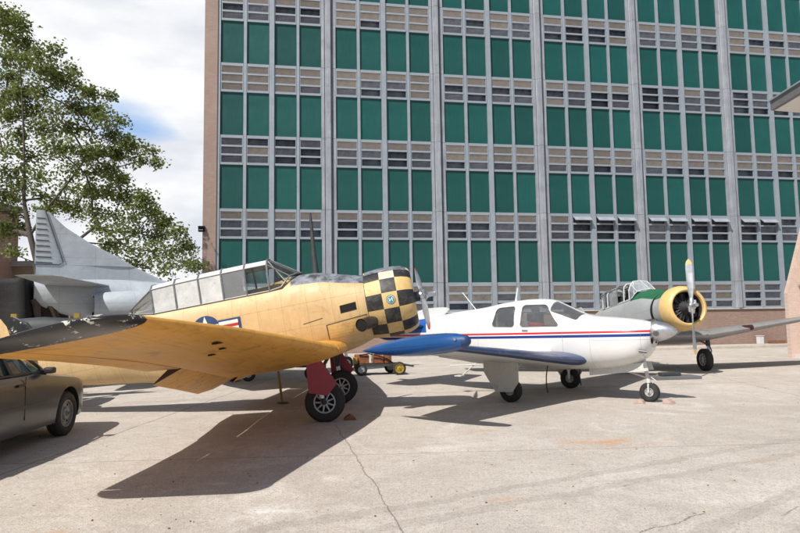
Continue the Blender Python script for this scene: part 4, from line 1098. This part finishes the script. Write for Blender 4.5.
void = MB(); void.loft([[Vector((v.x, v.y * .93, 1.2 + (v.z - 1.2) * .95)) for v in BF.ring(x, 56)] for x in xs if -1.25 < x < 1.19]); void = void.build('cut', 'white')
void.parent = BN; cut.prism(win_r, -1.0, 1.0, 'xz'); cutters = [cut.build('cut', 'white', BN)]
cut = MB(); cut.prism(win_f, -1.0, 1.0, 'xz'); cutters.append(cut.build('cut', 'white', BN))
for sg in (-1, 1):
    cut = MB(); lo, hi = (.025, .45); 
    yy = [sg * lo, sg * hi, sg * hi * .86, sg * lo]
    cut.prism(rounded([(1.12, sg * .02), (1.02, sg * .43), (.42, sg * .43), (.46, sg * .02)], .05), 1.45, 2.4, 'xy'); cutters.append(cut.build('cut', 'white', BN))
carve(fus, [void] + cutters, 32)
for sg in (-1, 1):
    for wp in (win_r, win_f):
        V, F = side_poly(BF, wp, -.016, sg, sub=3); q = MB(); q.add(V, F); wo = q.build('window', 'glass_dark', BN, smooth=60)
        q = MB(); q.tube([(x, sg * (BF.y_at(x, z) - .004), z) for x, z in wp + [wp[0], wp[1]]], .009, 5, cap=False); q.build('window_seal', 'frame_grey', wo)
q = MB(); rings = [[Vector((x, y, BF.z_at(x, y) - .014)) for y in frange(-.455, .455, 21)] for x in frange(.36, 1.16, 14)]
q.loft(rings, closed=False, cap=False); q.build('windscreen', 'glass_dark', BN, smooth=60)
q = MB(); q.box((.92, 0, 1.47), (.26, .74, .18)); q.build('instrument_panel', 'black', BN, bevel=.03)
for sx, sg in ((.15, -.24), (.15, .24), (-.62, -.19), (-.62, .19)):
    q = MB(); q.loft([[Vector((sx + x, sg + y, z)) for x, z in ((.25, 1.04), (.25, 1.18), (-.18, 1.20), (-.28, 1.62), (-.27, 1.80), (-.37, 1.80), (-.36, 1.20), (-.28, 1.04))] for y in (-.18, .18)])
    q.build('seat', 'seat', BN, bevel=.03)
q = MB(); q.box((.06, -.27, 1.50), (.30, .34, .14), rot=Matrix.Rotation(.25, 3, 'Y')); q.build('red_cloth', 'seat_red', BN, bevel=.05)
q = MB(); q.box((-.1, 0, .78), (2.0, .80, .04)); q.build('cabin_floor', 'black', BN)
# spinner, no blades fitted
q = MB(); q.lathe([(2.40, .001), (2.40, .19), (2.43, .205), (2.52, .20), (2.64, .165), (2.76, .11), (2.84, .055), (2.875, .001)], (0, 0, 1.39), 'x', 32); sp = q.build('spinner', 'alu', BN, smooth=45)
q = MB()
for s in (-1, 1): q.tube([(2.52, s * .12, 1.39 + s * .03), (2.52, s * .215, 1.39 + s * .04)], [.06, .055], 14)
q.build('blade_root', 'steel_dark', sp, smooth=40)
q = MB()
for s in (-1, 1): q.tube([(2.30, s * .13, 1.21), (2.425, s * .13, 1.21)], .065, 16); q.build('cowl_inlet', 'black', BN, smooth=40)
q = MB(); q.tube([(2.25, -.42, 1.02), (2.39, -.38, 1.0)], [.035, .03], 10); q.build('exhaust_stub', 'steel_dark', BN)
# wings
bst = [(.35, 1.22, .80, 2.45, .13), (.75, 1.16, .83, 2.35, .13), (1.3, .98, .885, 1.98, .125), (3.0, .84, 1.07, 1.55, .12), (5.0, .68, 1.285, 1.12, .11)]
for sg in (-1, 1):
    q = MB(); R = wing_rings([lerp_st(bst, y) for y in (.35, .55, .75, 1.0, 1.3, 2.0, 3.0, 4.0, 5.0)], sg, 0, .78, camber=.022, inc=3)
    def wf(i, j): return 0 if 8 <= j <= 16 else 1
    q.loft(R, mf=wf); q.build('wing', ['blue_wing', 'gearwhite'], BN, smooth=35)
    q = MB(); q.loft(wing_rings([lerp_st(bst, y) for y in (.58, 1.3, 3.0)], sg, .783, 1, camber=.022, inc=3, droop=3, n=5)); q.build('flap', 'gearwhite', BN, smooth=35)
    q = MB(); q.loft(wing_rings([lerp_st(bst, y) for y in (3.03, 4.0, 4.98)], sg, .783, 1, camber=.022, inc=3, n=5)); q.build('aileron', 'blue_wing', BN, smooth=35)
    q = MB(); rings = []
    for (x, r) in [(-.72, .004), (-.62, .03), (-.4, .075), (-.1, .115), (.25, .145), (.6, .155), (.95, .145), (1.15, .125), (1.28, .095)]:
        cx = Vector((x, sg * 5.12, 1.19 + .088 * (x + .7)));
        rings.append([cx + Vector((0, cos(a) * r, sin(a) * r * 1.04)) for a in frange(0, 2 * pi * 23 / 24, 24)])
    q.loft(rings); tk = q.build('tip_tank', 'blue', BN, smooth=50)
    q = MB(); q.lathe([(1.27, .098), (1.33, .085), (1.37, .05), (1.38, .001)], (0, sg * 5.12, 1.37), 'x', 20); q.build('tank_nose', 'star_blue', tk, smooth=50)
    q = MB(); q.tube([(1.2, sg * 5.12 - .09, 1.40), (1.2, sg * 5.12 - .13, 1.40)], .022, 8); q.build('filler_cap', 'alu', tk)
    # main gear
    q = MB(); q.tube([(-.03, sg * 1.38, .86), (0, sg * 1.38, .42)], .05, 12); q.tube([(0, sg * 1.38, .5), (0, sg * 1.38, .24), (0, sg * 1.46, .22)], .034, 10, 1); q.tube([(-.02, sg * 1.36, .62), (.02, sg * .8, .80)], .022, 8)
    q.build('gear_leg', ['gearwhite', 'alu'], BN, smooth=40)
    q = MB(); q.prism([(-.54, .80), (.26, .81), (.26, .42), (.12, .22), (-.27, .20), (-.54, .60)], sg * 1.60, sg * 1.612, 'xz'); q.build('gear_door', 'gearwhite', BN)
    make_wheel(BN, (.0, sg * 1.46, .235), .235, .16, .10, rim='rim')
    q = MB(); q.tube([(.53, sg * .85, .70), (.50, sg * .86, .5), (.49, sg * .85, .3), (.52, sg * .85, .15)], .012, 6); q.build('tie_down_strap', 'rope', BN)
for sg in (-1, 1):
    V, F = side_poly(BF, [(.0, 1.03), (.05, 1.03), (.05, 1.05), (.0, 1.05)], .012, sg, sub=1); q = MB(); q.box((-.12, sg * (BF.y_at(-.12, 1.42) + .012), 1.42), (.14, .014, .03)); q.build('door_handle', 'alu', BN, bevel=.004)
    q = MB()
    for pl in ([(.72, 1.47), (.74, 1.20), (.70, .80)], [(-.31, 1.98), (-.315, 1.5), (-.33, 1.2), (-.31, .80)], [(-.31, .80), (.2, .79), (.70, .80)]):
        q.tube([(x, sg * (BF.y_at(x, z) + .0005), z) for x, z in pl], .004, 4, cap=False)
    q.build('door_seam', 'frame_grey', BN)
# V tail
for sg in (-1, 1):
    q = MB(); rings = []; a = radians(18)
    for t, xl, c, th in [(0, -3.0, 1.75, .08), (.8, -3.3, 1.35, .08), (1.62, -3.55, 1.0, .08), (1.75, -3.68, .80, .06)]:
        rings.append([Vector((xl - u * c, sg * (.08 + t * cos(a)) + v * c * -sin(a) * sg, 1.46 + t * sin(a) + v * c * cos(a))) for u, v in foil(th, 0, 10)])
    q.loft(rings, mf=lambda i, j, sg=sg: 1 if sg < 0 else 0); q.build('tail_fin', ['white', 'blue'], BN, smooth=35)
# nose gear
q = MB(); q.tube([(2.20, 0, .86), (2.27, 0, .42)], [.04, .036], 12); q.tube([(2.27, 0, .45), (2.28, 0, .33)], .05, 12); q.tube([(2.30, 0, .5), (2.42, 0, .42), (2.32, 0, .34)], .012, 6)
for s in (-1, 1): q.tube([(2.28, s * .03, .36), (2.29, s * .085, .32), (2.29, s * .085, .19)], .018, 8)
q.tube([(1.75, 0, .62), (2.24, 0, .47)], .018, 8); q.build('nose_gear_leg', 'gearwhite', BN, smooth=40)
make_wheel(BN, (2.29, 0, .19), .19, .125, .085)
for s in (-1, 1):
    q = MB(); q.prism([(1.13, .64), (2.30, .78), (2.34, .62), (1.14, .48)], s * .15, s * .165, 'xz'); q.build('nose_gear_door', 'gearwhite', BN)
# antennas, step
q = MB(); q.tube([(-1.66, 0, 1.88), (-2.06, 0, 2.33)], [.012, .008], 6); q.build('whip_antenna', 'white', BN)
q = MB(); q.tube([(-.60, 0, 2.06), (-.60, 0, 2.13), (-.55, 0, 2.38)], [.035, .022, .014], 8); q.build('blade_antenna', 'white', BN)
q = MB(); q.tube([(-1.30, -.46, .78), (-1.70, -.62, .40)], .016, 8); q.box((-1.75, -.66, .385), (.18, .20, .022)); q.tube([(-1.1, -.5, .66), (-2.05, -.62, .60)], .014, 8); q.build('boarding_step', 'gearwhite', BN)

# chocks
for i, (cx, cy, lab, m_) in enumerate([(4.62, 12.30, 'faded wheel chock lying left of the white aeroplane nose wheel', 'chock'), (5.16, 12.22, 'faded wheel chock lying right of the white aeroplane nose wheel', 'chock'), (-.90, 10.86, 'small red wheel chock before the yellow trainer near wheel', 'rust')]):
    q = MB(); q.prism([(-.13, 0), (.13, 0), (.09, .07), (.0, .11), (-.09, .06)], -.11, .11, 'xz'); o = q.build('wheel_chock', m_, bevel=.008)
    o.location = (cx, cy, .001); o.rotation_euler = (0, 0, (-.6, 2.3, .2)[i]); o.scale = (.8, .8, .8); tag(o, lab, 'chock', 'wheel chocks on the concrete')

# ------------------------------------------------------------------ ground equipment under the nose
cart = thing('ground_cart', 'rusty orange and yellow ground power cart behind the yellow trainer', 'cart', (-.75, 19.7, 0), (0, 0, .15))
q = MB(); q.box((0, 0, .30), (1.5, .7, .07)); q.tube([(.75, 0, .3), (1.15, 0, .22)], .03, 8); q.build('chassis', 'dkgrey', cart)
q = MB(); q.box((-.50, 0, .48), (.42, .55, .28)); q.box((.02, 0, .46), (.30, .5, .24)); q.box((.30, -.1, .50), (.22, .36, .3)); q.build('engine_housing', 'rust', cart, bevel=.03)
q = MB(); q.box((.02, .0, .60), (.22, .3, .10)); q.build('engine_cover', 'maroon', cart, bevel=.02)
q = MB(); q.tube([(-.6, -.3, .62), (-.3, -.33, .66), (0, -.3, .58), (.25, -.32, .5), (.45, -.3, .36)], .02, 6); q.build('hose', 'black', cart)
q = MB(); q.tube([(-.2, -.2, .36), (-.2, -.2, .75), (.1, -.2, .75), (.1, -.2, .36)], .022, 8); q.build('handle_bar', 'eq_yellow', cart)
q = MB(); q.tube([(.32, .1, .4), (.32, .1, .72)], .04, 8); q.build('exhaust_pipe', 'eq_yellow', cart)
q = MB(); q.box((-.72, -.2, .45), (.12, .3, .2)); q.build('tool_box', 'eq_yellow', cart, bevel=.01)
for x, y in ((-.55, -.4), (-.55, .4), (.45, .4)): make_wheel(cart, (x, y, .18), .18, .10, .10)
w1 = make_wheel(cart, (.62, -.46, .20), .20, .12, .14, rim='eq_yellow')
bar = thing('tow_bar', 'low dark tow bar and bits lying behind the yellow trainer wheel', 'tow bar', (-3.6, 18.2, 0), (0, 0, .04))
q = MB(); q.tube([(-1.1, 0, .42), (1.4, .1, .38)], .045, 8); q.build('bar', 'dkgrey', bar)
q = MB(); q.box((-.75, 0, .5), (.3, .25, .16)); q.build('hitch', 'eq_yellow', bar)
for s in (-.8, 1.0): make_wheel(bar, (s, -.15, .2), .2, .1, .1)
post = thing('support_post', 'thin yellow support post standing under the yellow trainer belly', 'post', (-2.47, 13.1, 0))
q = MB(); q.tube([(-.02, 0, .02), (-.10, 0, .66)], .028, 8); q.build('post_tube', 'post', post)
q = MB(); q.lathe([(0, .001), (0, .13), (.025, .12), (.03, .03), (.03, .001)], (0, 0, 0), 'z', 16); q.build('foot', 'dkgrey', post)
crk = thing('tool_tray', 'low grey tray lying on the concrete before the grey trainer', 'tray', (7.3, 16.9, 0), (0, 0, .15))
q = MB(); q.box((0, 0, .04), (1.3, .55, .08)); q.build('tray_base', 'fascia', crk, bevel=.01)
q = MB(); q.box((-.1, .02, .13), (.55, .22, .09)); q.build('tray_load', 'jet_dark', crk, bevel=.02)

# ------------------------------------------------------------------ CAR
car = thing('parked_car', 'dark taupe saloon car parked under the yellow wing tip', 'car', (-5.14, 9.72, 0), (0, 0, atan2(.998, -.0646)))
# local x forward, y left; right side at y=0, left side at y=1.8 ; front axle at x=.05
CW = .88; yc0 = .88
def car_body():
    q = MB(); rings = []
    # rows: x, half width at belt, sill z, belt/deck z, crown
    R_ = [(.90, .50, .36, .62), (.86, .66, .28, .74), (.74, .78, .24, .80), (.45, .85, .22, .87), (.0, .875, .22, .93), (-.45, .88, .22, .98), (-.75, .88, .22, 1.02), (-1.2, .88, .22, 1.035), (-2.2, .88, .22, 1.05), (-3.1, .88, .22, 1.06), (-3.6, .86, .24, 1.05), (-3.95, .78, .30, .98), (-4.05, .62, .40, .8)]
    xs_ = frange(-4.05, .90, 70); tab = sorted(R_)
    for x in xs_:
        hw, zs, zb = hermite(tab, x)
        P = []
        for (u, v) in [(0, zs), (.80, zs), (.965, zs + .03), (.985, zs + .12), (1.0, .50), (1.0, zb - .20), (.985, zb - .10), (.95, zb - .03), (.88, zb), (.5, zb + .03), (0, zb + .04)]:
            P.append((u, v))
        full = P + [(-u, v) for u, v in reversed(P[1:-1])]
        rings.append([Vector((x, yc0 + u * hw, v)) for u, v in full])
    q.loft(rings); return q
body = car_body().build('body', ['carpaint'], car)
wl = []
for xx in (.04, -2.66):
    c = MB(); c.tube([(xx, -.06, .34), (xx, .32, .34)], .405, 32); wl.append(c.build('cut', 'black', car))
    c = MB(); c.tube([(xx, 1.44, .34), (xx, 1.85, .34)], .405, 32); wl.append(c.build('cut', 'black', car))
carve(body, wl, 28)
q = MB(); q.loft([[Vector((x, yc0 + u * w_c, z)) for u, z in ((-1, zb_), (-.9, zt_ - .05), (-.75, zt_), (0, zt_ + .02), (.75, zt_), (.9, zt_ - .05), (1, zb_))] for x, w_c, zb_, zt_ in ((-.52, .80, .99, 1.01), (-.95, .80, 1.02, 1.22), (-1.35, .79, 1.03, 1.37), (-2.0, .78, 1.04, 1.42), (-2.8, .77, 1.05, 1.38), (-3.2, .76, 1.05, 1.22), (-3.55, .75, 1.04, 1.05))], closed=False, cap=False)
q.build('cabin_glass', 'carglass', car, smooth=40)
q = MB()
for s in (-1, 1):
    q.tube([(-.56, yc0 + s * .80, 1.0), (-.95, yc0 + s * .76, 1.22), (-1.35, yc0 + s * .69, 1.36)], .025, 6)
    q.tube([(-1.50, yc0 + s * .81, 1.03), (-1.62, yc0 + s * .71, 1.37)], .035, 6)
    q.tube([(-2.6, yc0 + s * .80, 1.04), (-2.62, yc0 + s * .70, 1.38)], .035, 6)
    q.tube([(-3.55, yc0 + s * .74, 1.04), (-3.1, yc0 + s * .68, 1.26), (-2.8, yc0 + s * .66, 1.37)], .05, 6)
q.loft([[Vector((x, yc0 + u * .66, z + (.03 if abs(u) < .9 else 0))) for u in (-1.05, -.7, 0, .7, 1.05)] for x, z in ((-1.33, 1.38), (-2.0, 1.43), (-2.85, 1.39))], closed=False, cap=False)
q.build('roof', 'carpaint', car, smooth=40)
for s, yy in ((-1, 0.0), (1, 1.76)):
    for xx in (-1.26, -2.45):
        q = MB(); q.box((xx, yy, .72), (.007, .008, .58)); q.build('door_gap', 'rubber_trim', car)
    q = MB(); q.box((-1.75, yy, .60), (2.3, .016, .05)); q.build('rubbing_strip', 'carpaint', car)
    q = MB(); q.box((-2.0, yy - s * .035, 1.045), (2.5, .02, .022)); q.build('window_trim', 'rubber_trim', car)
    for xx in (-1.38, -2.55):
        q = MB(); q.box((xx, yy + s * .008, .90), (.18, .03, .035)); q.build('door_handle', 'rubber_trim', car, bevel=.008)
    q = MB(); q.box((-.72, yy + s * .05, 1.05), (.12, .14, .09)); q.build('mirror', 'rubber_trim', car, bevel=.03)
    q = MB(); q.box((.78, .88 + s * .46, .66), (.12, .34, .12)); q.build('headlight', 'canopy_white', car, bevel=.03)
for xx in (.04, -2.66):
    for yy in (.12, 1.64): make_wheel(car, (xx, yy, .335), .335, .21, .205, spokes=0, rim='car_rim')

# ------------------------------------------------------------------ sky, sun, camera
world = bpy.data.worlds.new('World'); scene.world = world; world.use_nodes = True
nt = world.node_tree; nt.nodes.clear()
out = nt.nodes.new('ShaderNodeOutputWorld'); bg = nt.nodes.new('ShaderNodeBackground'); nt.links.new(bg.outputs[0], out.inputs[0])
sky = nt.nodes.new('ShaderNodeTexSky'); sky.sky_type = 'NISHITA'; sky.sun_disc = False
D = Vector((.52, .66, -1)).normalized(); S = -D
sky.sun_elevation = asin(S.z); sky.sun_rotation = atan2(S.x, S.y); sky.altitude = 50; sky.dust_density = 1.5
tc = nt.nodes.new('ShaderNodeTexCoord'); mp = nt.nodes.new('ShaderNodeMapping'); nt.links.new(tc.outputs['Generated'], mp.inputs[0])
mp.inputs['Scale'].default_value = (1, 1, 2.6); mp.inputs['Location'].default_value = (.35, .9, .1)
no = nt.nodes.new('ShaderNodeTexNoise'); nt.links.new(mp.outputs[0], no.inputs['Vector']); no.inputs['Scale'].default_value = 2.6; no.inputs['Detail'].default_value = 8; no.inputs['Roughness'].default_value = .55
mr = nt.nodes.new('ShaderNodeMapRange'); nt.links.new(no.outputs['Fac'], mr.inputs[0]); mr.inputs[1].default_value = .33; mr.inputs[2].default_value = .42; mr.inputs[3].default_value = .78
no2 = nt.nodes.new('ShaderNodeTexNoise'); nt.links.new(mp.outputs[0], no2.inputs['Vector']); no2.inputs['Scale'].default_value = 4.5; no2.inputs['Detail'].default_value = 6
mc = nt.nodes.new('ShaderNodeMix'); mc.data_type = 'RGBA'; mr2 = nt.nodes.new('ShaderNodeMapRange'); nt.links.new(no2.outputs['Fac'], mr2.inputs[0]); mr2.inputs[1].default_value = .36; mr2.inputs[2].default_value = .58; nt.links.new(mr2.outputs[0], mc.inputs[0]); mc.inputs[6].default_value = (9.2, 9.6, 10.3, 1); mc.inputs[7].default_value = (12.6, 12.7, 12.9, 1)
mx = nt.nodes.new('ShaderNodeMix'); mx.data_type = 'RGBA'; 
sp = nt.nodes.new('ShaderNodeVectorMath'); sp.operation = 'DOT_PRODUCT'; nt.links.new(tc.outputs['Generated'], sp.inputs[0]); sp.inputs[1].default_value = Vector((-.38, .88, .28)).normalized()
bank = nt.nodes.new('ShaderNodeMapRange'); nt.links.new(sp.outputs['Value'], bank.inputs[0]); bank.inputs[1].default_value = .70; bank.inputs[2].default_value = .90; bank.inputs[3].default_value = .08; bank.inputs[4].default_value = 1.0
cov = nt.nodes.new('ShaderNodeMath'); cov.operation = 'MULTIPLY'; nt.links.new(mr.outputs[0], cov.inputs[0]); nt.links.new(bank.outputs[0], cov.inputs[1]); 
one = nt.nodes.new('ShaderNodeValue'); one.outputs[0].default_value = 1; prev = one.outputs[0]
for gx_, gz_, gw, k_ in ((-.392, .286, 0.030, .9), (-.372, .279, .022, .8), (-.43, .30, .035, .4), (-.52, .33, .05, .35)):
    gy_ = sqrt(1 - gx_ ** 2 - gz_ ** 2)
    sb = nt.nodes.new('ShaderNodeVectorMath'); sb.operation = 'SUBTRACT'; nt.links.new(tc.outputs['Generated'], sb.inputs[0]); sb.inputs[1].default_value = (gx_, gy_, gz_)
    sc_ = nt.nodes.new('ShaderNodeVectorMath'); sc_.operation = 'MULTIPLY'; nt.links.new(sb.outputs[0], sc_.inputs[0]); sc_.inputs[1].default_value = (1, 1, 2.4)
    ln = nt.nodes.new('ShaderNodeVectorMath'); ln.operation = 'LENGTH'; nt.links.new(sc_.outputs[0], ln.inputs[0])
    nz = nt.nodes.new('ShaderNodeTexNoise'); nt.links.new(mp.outputs[0], nz.inputs['Vector']); nz.inputs['Scale'].default_value = 16; nz.inputs['Detail'].default_value = 6
    ad = nt.nodes.new('ShaderNodeMath'); ad.operation = 'MULTIPLY_ADD'; nt.links.new(nz.outputs['Fac'], ad.inputs[0]); ad.inputs[1].default_value = .06; nt.links.new(ln.outputs['Value'], ad.inputs[2])
    gp = nt.nodes.new('ShaderNodeMapRange'); nt.links.new(ad.outputs[0], gp.inputs[0]); gp.inputs[1].default_value = .03; gp.inputs[2].default_value = .035 + gw * 2.4; gp.inputs[3].default_value = 1 - k_; gp.inputs[4].default_value = 1
    ml = nt.nodes.new('ShaderNodeMath'); ml.operation = 'MULTIPLY'; nt.links.new(prev, ml.inputs[0]); nt.links.new(gp.outputs[0], ml.inputs[1]); prev = ml.outputs[0]
nt.links.new(cov.outputs[0], mx.inputs[0])
mg = nt.nodes.new('ShaderNodeMix'); mg.data_type = 'RGBA'; nt.links.new(prev, mg.inputs[0]); mg.inputs[6].default_value = (3.6, 6.2, 10.6, 1); nt.links.new(mc.outputs[2], mg.inputs[7]); nt.links.new(mg.outputs[2], mx.inputs[7]); nt.links.new(sky.outputs[0], mx.inputs[6]); pass
nt.links.new(mx.outputs[2], bg.inputs[0]); bg.inputs[1].default_value = .073

sl = bpy.data.lights.new('sun', 'SUN'); sl.energy = 4.7; sl.angle = radians(.6); sl.color = (1, .955, .88)
so = bpy.data.objects.new('sun', sl); COL.objects.link(so); so.rotation_euler = D.to_track_quat('-Z', 'Y').to_euler(); so.location = (-10, -12, 25)

cd = bpy.data.cameras.new('camera'); co = bpy.data.objects.new('camera', cd); COL.objects.link(co); scene.camera = co
cd.sensor_width = 36; cd.lens = 36 * 621.66 / 800; cd.clip_end = 2000; cd.clip_start = .1
PI_, RO = .0848, -.0153
F = Vector((0, cos(PI_), sin(PI_))); U = Vector((0, -sin(PI_), cos(PI_))); R = Vector((1, 0, 0))
R2 = R * cos(RO) + U * sin(RO); U2 = -R * sin(RO) + U * cos(RO)
mt = Matrix((R2, U2, -F)).transposed().to_4x4(); mt.translation = (0, 0, 1.7); co.matrix_world = mt

scene.view_settings.view_transform = 'Standard'; scene.view_settings.look = 'None'; scene.view_settings.exposure = .17; scene.view_settings.gamma = 1
scene.view_settings.use_curve_mapping = False
